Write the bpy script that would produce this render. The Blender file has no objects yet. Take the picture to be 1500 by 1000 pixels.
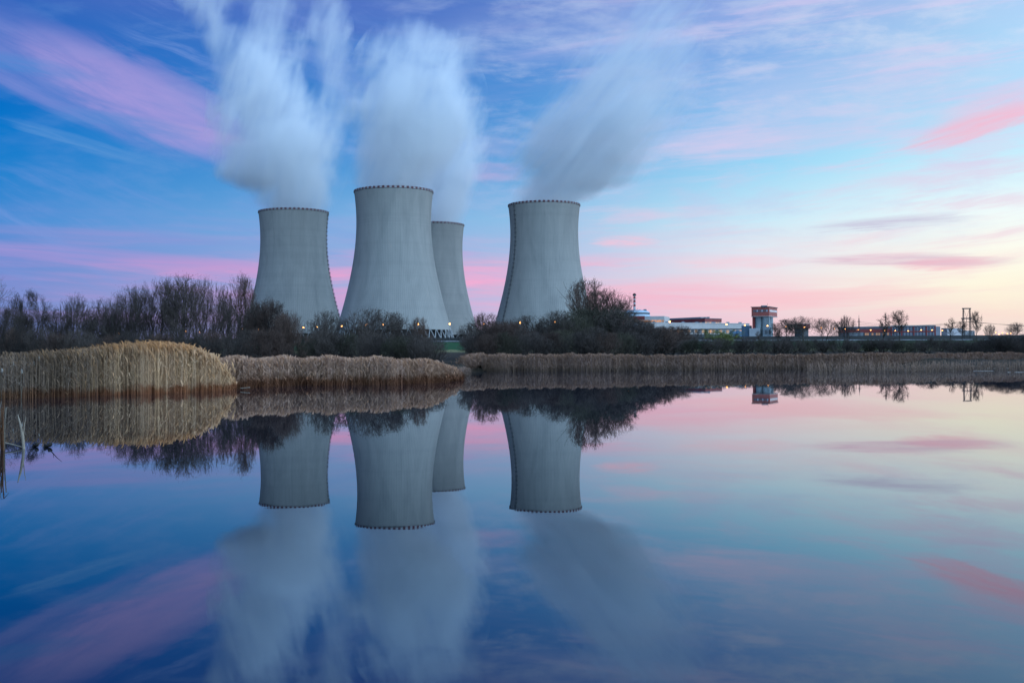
import bpy, math, random
import numpy as np
from mathutils import Vector

R = math.radians
SC = bpy.context.scene
COL = SC.collection

# ------------------------------------------------------------------ camera
F = 1650.0                    # focal length in photo pixels (photo is 1500 wide)
CAMH = 1.7
def yh(px): return 519.7 - 0.0048 * (px - 750)
cd = bpy.data.cameras.new("camera"); cam = bpy.data.objects.new("camera", cd); COL.objects.link(cam)
cd.sensor_width = 36.0; cd.lens = F / 1500 * 36.0
cd.clip_start = 0.1; cd.clip_end = 40000
cam.location = (0, 0, CAMH)
cam.rotation_mode = 'YXZ'
from mathutils import Matrix
_pitch = math.atan(19.7 / F)
cam.rotation_mode = 'QUATERNION'
cam.rotation_quaternion = (Matrix.Rotation(R(90) + _pitch, 3, 'X') @ Matrix.Rotation(-0.0048, 3, 'Z')).to_quaternion()
SC.camera = cam

# ------------------------------------------------------------------ render settings
SC.render.engine = 'CYCLES'
SC.view_settings.view_transform = 'Standard'; SC.view_settings.look = 'None'
SC.view_settings.exposure = 0.0; SC.view_settings.gamma = 1.0
cy = SC.cycles
cy.use_denoising = True
cy.use_adaptive_sampling = True; cy.adaptive_threshold = 0.01
cy.max_bounces = 7; cy.diffuse_bounces = 2; cy.glossy_bounces = 3; cy.transparent_max_bounces = 8
cy.volume_bounces = 5
cy.volume_step_rate = 0.5; cy.volume_max_steps = 256
cy.sample_clamp_indirect = 4.0
cy.caustics_reflective = False; cy.caustics_refractive = False

# ------------------------------------------------------------------ helpers: colour and nodes
def lin(c):
    o = []
    for v in c:
        v = v / 255.0
        o.append(v / 12.92 if v <= 0.04045 else ((v + 0.055) / 1.055) ** 2.4)
    return tuple(o)

class NT:
    def __init__(s, tree): s.t = tree; s.n = tree.nodes; s.l = tree.links
    def new(s, typ, **kw):
        n = s.n.new(typ)
        for k, v in kw.items(): setattr(n, k, v)
        return n
    def put(s, sock, v):
        if v is None: return
        if hasattr(v, 'is_output') or isinstance(v, bpy.types.NodeSocket): s.l.new(v, sock)
        else:
            try: sock.default_value = v
            except Exception: sock.default_value = (*v, 1.0)
    def m(s, op, a, b=None, c=None, clamp=False):
        n = s.new('ShaderNodeMath', operation=op, use_clamp=clamp)
        s.put(n.inputs[0], a); s.put(n.inputs[1], b); s.put(n.inputs[2], c)
        return n.outputs[0]
    def mix(s, f, a, b, blend='MIX'):
        n = s.new('ShaderNodeMix', data_type='RGBA', blend_type=blend)
        s.put(n.inputs[0], f); s.put(n.inputs[6], a); s.put(n.inputs[7], b)
        return n.outputs[2]
    def mr(s, v, a, b, c, d, mode='SMOOTHSTEP'):
        n = s.new('ShaderNodeMapRange', interpolation_type=mode)
        for i, x in enumerate((v, a, b, c, d)): s.put(n.inputs[i], x)
        return n.outputs[0]
    def ramp(s, f, stops, interp='LINEAR'):
        n = s.new('ShaderNodeValToRGB'); cr = n.color_ramp; cr.interpolation = interp
        while len(cr.elements) < len(stops): cr.elements.new(1.0)
        for e, (p, c) in zip(cr.elements, stops): e.position = p
        for e, (p, c) in zip(cr.elements, stops): e.position = p; e.color = (*c, 1.0)
        s.put(n.inputs[0], f)
        return n.outputs[0]
    def noise(s, vec, scale, detail=4.0, rough=0.55, dist=0.0, dim='3D'):
        n = s.new('ShaderNodeTexNoise', noise_dimensions=dim)
        s.put(n.inputs['Vector'], vec); n.inputs['Scale'].default_value = scale
        n.inputs['Detail'].default_value = detail; n.inputs['Roughness'].default_value = rough
        n.inputs['Distortion'].default_value = dist
        return n.outputs[0]
    def xyz(s, x, y, z):
        n = s.new('ShaderNodeCombineXYZ')
        s.put(n.inputs[0], x); s.put(n.inputs[1], y); s.put(n.inputs[2], z)
        return n.outputs[0]
    def sep(s, v):
        n = s.new('ShaderNodeSeparateXYZ'); s.put(n.inputs[0], v); return n.outputs

# ------------------------------------------------------------------ sky (dusk gradient and cirrus by direction)
def build_world():
    w = bpy.data.worlds.new("World"); SC.world = w; w.use_nodes = True
    t = NT(w.node_tree); t.n.clear()
    out = t.new('ShaderNodeOutputWorld'); bg = t.new('ShaderNodeBackground')
    tc = t.new('ShaderNodeTexCoord')
    x, y, z = t.sep(tc.outputs['Generated'])[:3]
    h = t.m('SQRT', t.m('ADD', t.m('MULTIPLY', x, x), t.m('MULTIPLY', y, y)))
    az = t.m('ARCTAN2', x, y)
    el = t.m('ARCTAN2', z, h)
    elp = t.m('MULTIPLY', el, 1 / 0.61, clamp=True)
    s = t.m('DIVIDE', t.m('DIVIDE', x, t.m('MAXIMUM', h, 1e-4)), 0.414)
    def stops(lst):
        o = []
        for yy, c in lst: o.append((math.atan((520 - yy) / F) / 0.61, lin(c)))
        o.append((0.85, lin((56, 92, 172)))); o.append((1.0, lin((50, 86, 168))))
        return o
    L = t.ramp(elp, stops([(520, (118, 140, 200)), (440, (122, 142, 206)), (390, (104, 140, 210)), (340, (74, 142, 213)),
                           (280, (32, 130, 207)), (220, (10, 120, 203)), (160, (6, 108, 197)), (90, (18, 100, 191)), (0, (62, 100, 186))]))
    Cc = t.ramp(elp, stops([(520, (205, 188, 220)), (440, (196, 188, 224)), (380, (170, 188, 228)), (320, (138, 190, 231)),
                            (250, (100, 166, 222)), (180, (80, 150, 217)), (100, (82, 141, 213)), (0, (92, 132, 206))]))
    Rr = t.ramp(elp, stops([(520, (232, 208, 214)), (470, (250, 230, 214)), (430, (255, 249, 224)), (380, (253, 253, 240)),
                            (330, (240, 252, 252)), (250, (196, 239, 254)), (180, (174, 225, 251)), (100, (170, 213, 246)), (0, (174, 198, 239))]))
    Mm = t.ramp(elp, stops([(520, (220, 194, 216)), (470, (236, 208, 218)), (430, (240, 224, 230)), (380, (228, 232, 242)),
                            (330, (200, 234, 249)), (250, (152, 213, 246)), (180, (130, 195, 241)), (100, (132, 177, 233)), (0, (142, 168, 228))]))
    c = t.mix(t.mr(s, -1.0, 0.0, 0.0, 1.0, 'LINEAR'), L, Cc)
    c = t.mix(t.mr(s, 0.0, 0.5, 0.0, 1.0, 'LINEAR'), c, Mm)
    c = t.mix(t.mr(s, 0.5, 0.95, 0.0, 1.0, 'LINEAR'), c, Rr)
    # thin cirrus: noise in direction space, stretched along the horizon, gently warped
    wv = t.noise(t.xyz(t.m('MULTIPLY', az, 3.0), t.m('MULTIPLY', el, 9.0), 0.0), 1.0, 3.0)
    el2 = t.m('ADD', el, t.m('MULTIPLY', t.m('SUBTRACT', wv, 0.5), 0.03))
    az2 = t.m('ADD', az, t.m('MULTIPLY', t.m('SUBTRACT', wv, 0.5), 0.06))
    band = t.noise(t.xyz(t.m('MULTIPLY', az2, 4.5), t.m('MULTIPLY', el2, 80.0), 3.7), 1.0, 7.0, 0.62)
    wisp = t.noise(t.xyz(t.m('MULTIPLY', az2, 14.0), t.m('MULTIPLY', el2, 46.0), 1.3), 1.0, 6.0, 0.62)
    # low pink banding
    bm = t.m('MULTIPLY', t.mr(band, 0.36, 0.72, 0.0, 1.0), t.mr(el, 0.005, 0.03, 0.35, 1.0))
    bm = t.m('MULTIPLY', bm, t.m('MULTIPLY', t.mr(el, 0.055, 0.14, 1.0, 0.0), t.mr(wisp, 0.3, 0.6, 0.45, 1.0)))
    pink = t.ramp(t.mr(s, -1.0, 1.0, 0.0, 1.0, 'LINEAR'), [(0.0, lin((178, 150, 212))), (0.3, lin((226, 156, 208))), (0.62, lin((252, 180, 204))), (0.8, lin((250, 200, 208))), (1.0, lin((252, 214, 206)))])
    bs = t.ramp(t.mr(s, -1.0, 1.0, 0.0, 1.0, 'LINEAR'), [(0.0, (.55,) * 3), (0.25, (.7,) * 3), (0.6, (.9,) * 3), (0.8, (.32,) * 3), (1.0, (.16,) * 3)])
    c = t.mix(t.m('MULTIPLY', bm, bs), c, pink)
    # faint lavender veil high up
    vm = t.m('MULTIPLY', t.mr(wisp, 0.42, 0.7, 0.0, 0.7), t.m('MULTIPLY', t.mr(el, 0.06, 0.16, 0.0, 1.0), t.mr(s, -1.0, 0.0, 0.3, 1.0)))
    c = t.mix(vm, c, t.mix(t.mr(s, -1, 1, 0, 1, 'LINEAR'), lin((100, 148, 216)), lin((212, 224, 246))))
    # fibrous high cirrus, its strands leaning down to the right on the left side and level on the right
    fa = t.m('ADD', t.m('MULTIPLY', az2, .94), t.m('MULTIPLY', el2, -.34)); fb = t.m('ADD', t.m('MULTIPLY', az2, .34), t.m('MULTIPLY', el2, .94))
    fibL = t.noise(t.xyz(t.m('MULTIPLY', fa, 7.0), t.m('MULTIPLY', fb, 70.0), 8.1), 1.0, 7.0, 0.65, 0.3)
    fibR = t.noise(t.xyz(t.m('MULTIPLY', az2, 7.0), t.m('MULTIPLY', t.m('ADD', el2, t.m('MULTIPLY', az2, -.08)), 75.0), 5.1), 1.0, 7.0, 0.65, 0.3)
    pat = t.noise(t.xyz(t.m('MULTIPLY', az, 4.0), t.m('MULTIPLY', el, 9.0), 6.6), 1.0, 2.0)
    fl = t.m('MULTIPLY', t.m('MULTIPLY', t.mr(fibL, 0.44, 0.72, 0.0, 1.0), t.mr(s, -0.45, 0.1, 1.0, 0.0)), t.mr(pat, .38, .62, 0.0, .55))
    c = t.mix(t.m('MULTIPLY', fl, t.mr(el, .03, .1, 0.2, 1.0)), c, lin((124, 156, 222)))
    fr_ = t.m('MULTIPLY', t.m('MULTIPLY', t.mr(fibR, 0.44, 0.70, 0.0, 1.0), t.mr(s, -0.2, 0.4, 0.0, 1.0)), t.mr(pat, .34, .6, 0.1, .58))
    c = t.mix(fr_, c, t.mix(t.mr(el, .05, .2, 0.0, 1.0), lin((250, 206, 214)), lin((218, 206, 240))))
    def blob(px, py, hl, hw, ang, col, k, tex=None, thr=(0.3, 0.7), power=1.0, seed=0.0, edge=0.35):
        """one cloud at a direction: a soft ellipse broken up by streaks along its length"""
        nonlocal c
        ca = math.atan((px - 750) / F); ce = math.atan((yh(px) - py) / F * math.cos(ca))
        dx = t.m('SUBTRACT', az, ca); dy = t.m('SUBTRACT', el, ce)
        co, si = math.cos(R(ang)), math.sin(R(ang))
        u = t.m('ADD', t.m('MULTIPLY', dx, co * F / hl), t.m('MULTIPLY', dy, si * F / hl))
        v = t.m('ADD', t.m('MULTIPLY', dx, -si * F / hw), t.m('MULTIPLY', dy, co * F / hw))
        st = t.noise(t.xyz(t.m('MULTIPLY', u, 1.3), t.m('MULTIPLY', v, 1.9), seed), 1.0, 6.0, 0.62, 0.4)
        so = t.m('SUBTRACT', st, 0.5)
        v2 = t.m('ADD', v, t.m('MULTIPLY', so, 1.2)); u2 = t.m('ADD', u, t.m('MULTIPLY', so, 0.7))
        d = t.m('ADD', t.m('MULTIPLY', u2, u2), t.m('MULTIPLY', v2, v2))
        f = t.mr(d, edge * 0.2, 1.0, 1.0, 0.0)
        f = t.m('MULTIPLY', f, t.mr(st, thr[0], thr[1], 0.45, 1.0))
        c = t.mix(t.m('MULTIPLY', f, k), c, lin(col))
    B = blob
    B(420, 4, 520, 46, -2, (80, 108, 194), .5, seed=1)
    B(120, 118, 300, 66, -21, (136, 146, 216), .65, seed=2, edge=0.0)
    B(225, 146, 215, 62, -22, (176, 158, 222), .72, seed=3.3, edge=0.0)
    B(300, 196, 100, 12, -10, (186, 162, 220), .6, seed=4)
    B(130, 212, 130, 12, -14, (92, 150, 214), .7, seed=5)
    B(190, 180, 130, 16, -6, (92, 142, 212), .6, seed=5.5)
    B(20, 92, 120, 14, -6, (60, 140, 212), .5, seed=6)
    B(900, 40, 330, 60, 3, (152, 176, 231), .4, seed=7)
    B(1230, 150, 330, 80, 4, (205, 204, 239), .45, seed=8, edge=0.0)
    B(1450, 178, 125, 20, 14, (255, 178, 196), .85, seed=9, thr=(.3, .7), edge=0.0)
    B(1480, 152, 130, 34, 16, (236, 194, 222), .6, seed=9.5, edge=0.1)
    B(1110, 205, 200, 24, 3, (218, 204, 236), .5, seed=10, edge=0.1)
    B(1310, 326, 130, 12, 2, (198, 192, 218), .75, seed=11, thr=(.38, .62), edge=0.0)
    B(1335, 382, 160, 12, -2, (212, 180, 204), .8, seed=12, thr=(.36, .6), edge=0.0)
    B(1385, 386, 75, 11, 1, (246, 190, 202), .7, seed=13)
    B(1075, 384, 110, 14, 0, (250, 204, 216), .55, seed=14, thr=(.4, .65), edge=0.0)
    B(918, 353, 60, 11, 0, (248, 196, 216), .65, seed=15, thr=(.4, .62), edge=0.0)
    B(720, 252, 60, 20, 0, (190, 176, 222), .6, seed=16)
    B(720, 215, 60, 22, 0, (150, 170, 222), .5, seed=16.5)
    B(930, 318, 60, 12, 5, (222, 200, 228), .5, seed=17)
    B(1010, 434, 280, 24, -2, (248, 182, 204), .65, seed=18, thr=(.35, .65), edge=0.0)
    B(1180, 438, 240, 16, 3, (250, 200, 206), .7, seed=19)
    B(330, 395, 210, 22, -2, (224, 156, 208), .6, seed=20, edge=0.0)
    B(150, 345, 260, 10, -2, (142, 150, 214), .5, seed=21, edge=0.0)
    B(110, 372, 260, 14, -3, (172, 150, 214), .6, seed=22, edge=0.0)
    B(560, 400, 160, 15, 2, (238, 164, 208), .7, seed=23, thr=(.35, .65), edge=0.0)
    B(700, 405, 110, 20, -3, (246, 174, 212), .75, seed=24, thr=(.35, .65), edge=0.0)
    B(600, 372, 120, 9, 0, (206, 160, 216), .6, seed=25)
    # bright lobes added to the unseen sky right and behind, lighting towers and steam
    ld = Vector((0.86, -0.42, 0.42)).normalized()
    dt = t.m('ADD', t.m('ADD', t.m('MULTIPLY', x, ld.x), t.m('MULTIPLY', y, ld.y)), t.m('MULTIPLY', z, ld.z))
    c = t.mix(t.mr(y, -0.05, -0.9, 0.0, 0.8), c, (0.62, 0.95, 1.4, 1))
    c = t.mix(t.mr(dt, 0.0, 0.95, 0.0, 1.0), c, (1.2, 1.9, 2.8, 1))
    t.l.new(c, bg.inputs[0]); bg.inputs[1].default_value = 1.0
    t.l.new(bg.outputs[0], out.inputs[0])
    w.cycles.sampling_method = 'MANUAL'; w.cycles.sample_map_resolution = 512
build_world()

# last warm light from the low western glow, very soft
sl = bpy.data.lights.new("sun", 'SUN'); sl.energy = 0.35; sl.angle = R(25); sl.color = (1.0, 0.84, 0.76)
so = bpy.data.objects.new("sun", sl); COL.objects.link(so)
_az, _el = R(98), R(12)
so.rotation_euler = Vector((-math.sin(_az) * math.cos(_el), -math.cos(_az) * math.cos(_el), -math.sin(_el))).to_track_quat('-Z', 'Y').to_euler()

# ------------------------------------------------------------------ object helpers
def tag(o, label=None, cat=None, group=None, kind=None):
    if label: o['label'] = label
    if cat: o['category'] = cat
    if group: o['group'] = group
    if kind: o['kind'] = kind
    return o
def thing(name, label, cat, loc=(0, 0, 0), rz=0.0, group=None):
    o = bpy.data.objects.new(name, None); COL.objects.link(o)
    o.location = loc; o.rotation_euler = (0, 0, rz); o.empty_display_size = 0.5
    return tag(o, label, cat, group)
def copy_tree(o, parent=None, loc=None, rz=None, scale=None):
    c = o.copy(); COL.objects.link(c); c.parent = parent
    if loc is not None: c.location = loc
    if rz is not None: c.rotation_euler = (0, 0, rz)
    if scale is not None: c.scale = scale
    for ch in o.children: copy_tree(ch, c)
    return c
def mesh_np(name, V, Fq, mats, smooth=False, col=None):
    """V (n,3), Fq (m,4) quads -> mesh"""
    me = bpy.data.meshes.new(name)
    V = np.asarray(V, np.float32); Fq = np.asarray(Fq, np.int32)
    me.vertices.add(len(V)); me.vertices.foreach_set('co', V.ravel())
    k = Fq.shape[1]
    me.loops.add(Fq.size); me.loops.foreach_set('vertex_index', Fq.ravel())
    me.polygons.add(len(Fq)); me.polygons.foreach_set('loop_start', np.arange(0, Fq.size, k, dtype=np.int32))
    me.polygons.foreach_set('use_smooth', np.full(len(Fq), smooth))
    me.update(calc_edges=True)
    if col is not None:
        a = me.color_attributes.new('tint', 'FLOAT_COLOR', 'POINT')
        a.data.foreach_set('color', np.asarray(col, np.float32).ravel())
    for mm in (mats if isinstance(mats, (list, tuple)) else [mats]): me.materials.append(mm)
    return me
def link(name, me, parent=None):
    o = bpy.data.objects.new(name, me); COL.objects.link(o); o.parent = parent
    return o

class MB:
    """collects plain shapes and links them as one mesh object"""
    def __init__(s): s.v = []; s.f = []; s.mi = []; s.sm = []
    def add(s, vs, fs, mi=0, sm=False):
        b = len(s.v); s.v += [tuple(p) for p in vs]
        for f in fs: s.f.append(tuple(i + b for i in f)); s.mi.append(mi); s.sm.append(sm)
    def box(s, x0, x1, y0, y1, z0, z1, mi=0, M=None):
        vs = [Vector((x, y, z)) for z in (z0, z1) for y in (y0, y1) for x in (x0, x1)]
        if M: vs = [M @ v for v in vs]
        s.add(vs, [(0, 2, 3, 1), (4, 5, 7, 6), (0, 1, 5, 4), (2, 6, 7, 3), (0, 4, 6, 2), (1, 3, 7, 5)], mi)
    def front(s, A, B, depth, z0, z1, mi=0, off=0.0):
        """box whose front runs from A to B (seen left to right from the camera); depth goes away from the viewer"""
        A = Vector((A[0], A[1])); B = Vector((B[0], B[1])); u = (B - A).normalized(); n = Vector((-u.y, u.x))
        A = A - n * off; B = B - n * off
        q = [A, B, B + n * depth, A + n * depth]
        vs = [(p.x, p.y, z0) for p in q] + [(p.x, p.y, z1) for p in q]
        s.add(vs, [(3, 2, 1, 0), (4, 5, 6, 7), (0, 1, 5, 4), (1, 2, 6, 5), (2, 3, 7, 6), (3, 0, 4, 7)], mi)
    def lathe(s, prof, n=24, cx=0, cy=0, mi=0, caps=True, sm=True, a0=0.0):
        b = []
        for r, z in prof:
            b += [(cx + r * math.cos(a0 + 2 * math.pi * i / n), cy + r * math.sin(a0 + 2 * math.pi * i / n), z) for i in range(n)]
        fs = []
        for k in range(len(prof) - 1):
            for i in range(n):
                j = (i + 1) % n; fs.append((k * n + i, k * n + j, (k + 1) * n + j, (k + 1) * n + i))
        s.add(b, fs, mi, sm)
        if caps:
            s.add(b[:n], [tuple(reversed(range(n)))], mi); s.add(b[-n:], [tuple(range(n))], mi)
    def tube(s, pts, r, n=6, mi=0, sm=True):
        pts = [Vector(p) for p in pts]; rr = r if isinstance(r, (list, tuple)) else [r] * len(pts)
        vs = []
        for i, p in enumerate(pts):
            d = (pts[min(i + 1, len(pts) - 1)] - pts[max(i - 1, 0)]).normalized()
            a = d.orthogonal().normalized() if abs(d.z) < .99 else Vector((1, 0, 0)); a = (a - d * a.dot(d)).normalized(); c = d.cross(a)
            if i == 0: ref = a
            else:
                a = (ref - d * ref.dot(d)).normalized(); c = d.cross(a); ref = a
            vs += [p + (a * math.cos(2 * math.pi * k / n) + c * math.sin(2 * math.pi * k / n)) * rr[i] for k in range(n)]
        fs = [(i * n + k, i * n + (k + 1) % n, (i + 1) * n + (k + 1) % n, (i + 1) * n + k) for i in range(len(pts) - 1) for k in range(n)]
        s.add(vs, fs, mi, sm)
        s.add(vs[:n], [tuple(reversed(range(n)))], mi); s.add(vs[-n:], [tuple(range(n))], mi)
    def mesh(s, name, mats):
        me = bpy.data.meshes.new(name); me.from_pydata(s.v, [], s.f)
        for mm in (mats if isinstance(mats, (list, tuple)) else [mats]): me.materials.append(mm)
        me.polygons.foreach_set('material_index', s.mi); me.polygons.foreach_set('use_smooth', s.sm); me.update()
        return me
    def build(s, name, mats, parent=None): return link(name, s.mesh(name, mats), parent)

# ------------------------------------------------------------------ materials
MATS = {}
def mat(name, base, rough=0.8, vary=0.18, scale=0.4, spec=0.3, bump=0.0, stretch=(1, 1, 1), metallic=0.0):
    """weathered paint / concrete / steel: base colour broken up by two noises, optional bump"""
    if name in MATS: return MATS[name]
    m = bpy.data.materials.new(name); m.use_nodes = True; t = NT(m.node_tree)
    b = t.n['Principled BSDF']
    tc = t.new('ShaderNodeTexCoord'); mp = t.new('ShaderNodeMapping'); t.l.new(tc.outputs['Object'], mp.inputs[0]); mp.inputs['Scale'].default_value = stretch
    n1 = t.noise(mp.outputs[0], scale, 5.0); n2 = t.noise(mp.outputs[0], scale * 9, 3.0)
    f = t.m('ADD', t.m('MULTIPLY', n1, 0.65), t.m('MULTIPLY', n2, 0.35))
    lo = tuple(c * (1 - vary * 2) for c in base); hi = tuple(min(1, c * (1 + vary * 1.6)) for c in base)
    c = t.ramp(f, [(0.3, lo), (0.7, hi)])
    t.l.new(c, b.inputs['Base Color']); b.inputs['Roughness'].default_value = rough
    b.inputs['Specular IOR Level'].default_value = spec; b.inputs['Metallic'].default_value = metallic
    if bump:
        bp = t.new('ShaderNodeBump'); bp.inputs['Strength'].default_value = bump; t.l.new(n2, bp.inputs['Height']); t.l.new(bp.outputs[0], b.inputs['Normal'])
    MATS[name] = m; return m
def glow(name, col, k, base=(0.3, 0.2, 0.1)):
    if name in MATS: return MATS[name]
    m = bpy.data.materials.new(name); m.use_nodes = True; t = NT(m.node_tree); b = t.n['Principled BSDF']
    tc = t.new('ShaderNodeTexCoord'); n = t.noise(tc.outputs['Object'], 0.35, 3.0)
    b.inputs['Base Color'].default_value = (*base, 1); b.inputs['Emission Color'].default_value = (*col, 1)
    t.l.new(t.mr(n, 0.3, 0.7, k * 0.55, k * 1.2), b.inputs['Emission Strength'])
    m.cycles.emission_sampling = 'NONE'
    MATS[name] = m; return m

def concrete_shell():
    m = bpy.data.materials.new('tower_concrete'); m.use_nodes = True; t = NT(m.node_tree); b = t.n['Principled BSDF']
    tc = t.new('ShaderNodeTexCoord'); oi = t.new('ShaderNodeObjectInfo')
    x, y, z = t.sep(tc.outputs['Object'])[:3]
    a = t.m('ARCTAN2', y, x); rnd = t.m('MULTIPLY', oi.outputs['Random'], 50.0)
    ca, sa = t.m('COSINE', a), t.m('SINE', a)
    def cyl(ks, kz): return t.xyz(t.m('MULTIPLY', ca, ks), t.m('MULTIPLY', sa, ks), t.m('ADD', t.m('MULTIPLY', z, kz), rnd))
    ribs = t.m('SINE', t.m('MULTIPLY', a, 150.0))
    ribs = t.m('MULTIPLY', t.m('ADD', ribs, 1.0), 0.5)
    strk = t.noise(cyl(34.0, 0.012), 1.0, 5.0, 0.65)
    blot = t.noise(cyl(3.2, 0.022), 1.0, 6.0, 0.62, 0.5)
    stain = t.noise(cyl(9.0, 0.016), 1.0, 6.0, 0.6, 0.3)
    lift = t.noise(t.xyz(0.0, 0.0, t.m('MULTIPLY', z, 1.0)), 0.9, 2.0)
    c = t.ramp(blot, [(0.28, (0.235, 0.235, 0.22)), (0.5, (0.29, 0.287, 0.264)), (0.72, (0.335, 0.326, 0.298))])
    c = t.mix(t.mr(strk, 0.42, 0.75, 0.0, 0.14), c, (0.19, 0.205, 0.205, 1))
    c = t.mix(t.mr(stain, 0.55, 0.75, 0.0, 0.38), c, (0.145, 0.155, 0.155, 1))
    c = t.mix(t.m('MULTIPLY', ribs, 0.2), c, (0.20, 0.21, 0.21, 1))  # small shadows between the ribs painted into the colour
    c = t.mix(t.mr(lift, 0.5, 0.75, 0.0, 0.25), c, (0.2, 0.21, 0.21, 1))
    ring = t.noise(t.xyz(0.0, rnd, t.m('MULTIPLY', z, 1.0)), 0.11, 4.0, 0.7)
    c = t.mix(t.mr(ring, 0.5, 0.62, 0.0, 0.13), c, (0.17, 0.18, 0.18, 1))
    t.l.new(c, b.inputs['Base Color']); b.inputs['Roughness'].default_value = 0.9; b.inputs['Specular IOR Level'].default_value = 0.2
    hgt = t.m('ADD', t.m('MULTIPLY', ribs, 1.0), t.m('MULTIPLY', strk, 0.5))
    bp = t.new('ShaderNodeBump'); bp.inputs['Strength'].default_value = 0.3; bp.inputs['Distance'].default_value = 0.25
    t.l.new(hgt, bp.inputs['Height']); t.l.new(bp.outputs[0], b.inputs['Normal'])
    return m

M_CONC = concrete_shell()
M_LEG = mat('leg_concrete', (0.27, 0.28, 0.28), 0.9, 0.2, 0.5)
M_FILL = mat('inlet_shade', (0.03, 0.033, 0.036), 0.8, 0.3, 0.3)  # shade inside the air inlet put into a near-black colour
M_RIMR = mat('rim_red', (0.10, 0.028, 0.034), 0.7, 0.2, 0.8)
M_RIMW = mat('rim_white', (0.30, 0.31, 0.32), 0.7, 0.2, 0.8)
M_STEEL = mat('galvanised_steel', (0.12, 0.13, 0.14), 0.55, 0.2, 1.0, metallic=0.4)
M_DKSTEEL = mat('dark_steel', (0.05, 0.052, 0.055), 0.6, 0.2, 1.0)

# ------------------------------------------------------------------ ground and water
def shore(x): return np.interp(x, [-400, -60, -25, -15.5, -11, -5, -3, 5, 60, 130, 500], [10, 44, 55, 64, 76, 82, 114, 121, 121, 118, 60])
def ground_z(x, y):
    x = np.asarray(x, float); y = np.asarray(y, float)
    prof = np.interp(y, [0, 60, 120, 200, 300, 450, 600, 750, 900, 1000, 1070, 1090, 9000, 20000],
                     [.35, .4, .8, 1.7, 3.0, 4.8, 7.1, 9.6, 12.0, 15.2, 18.3, 18.6, 19.0, 19.0])
    dip = np.interp(x, [-500, 100, 500], [0.5, 0.0, -0.9]) * np.clip((y - 300) / 600, 0, 1) * np.clip((1090 - y) / 150, 0, 1)
    sy = shore(x)
    f = np.clip((y - sy + 3) / 9, 0, 1); f = f * f * (3 - 2 * f)
    z = -1.3 * (1 - f) + (prof + dip) * f
    g = np.clip((2.2 - y) / 3.0, 0, 1)
    return np.where(y < 10, -1.3 * (1 - g) + 0.15 * g, z)
def gz(x, y): return float(ground_z(x, y))
def at(px, D): return (px - 750) / F * D
def ztop(px, py, D): return CAMH + (yh(px) - py) / F * D

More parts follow.
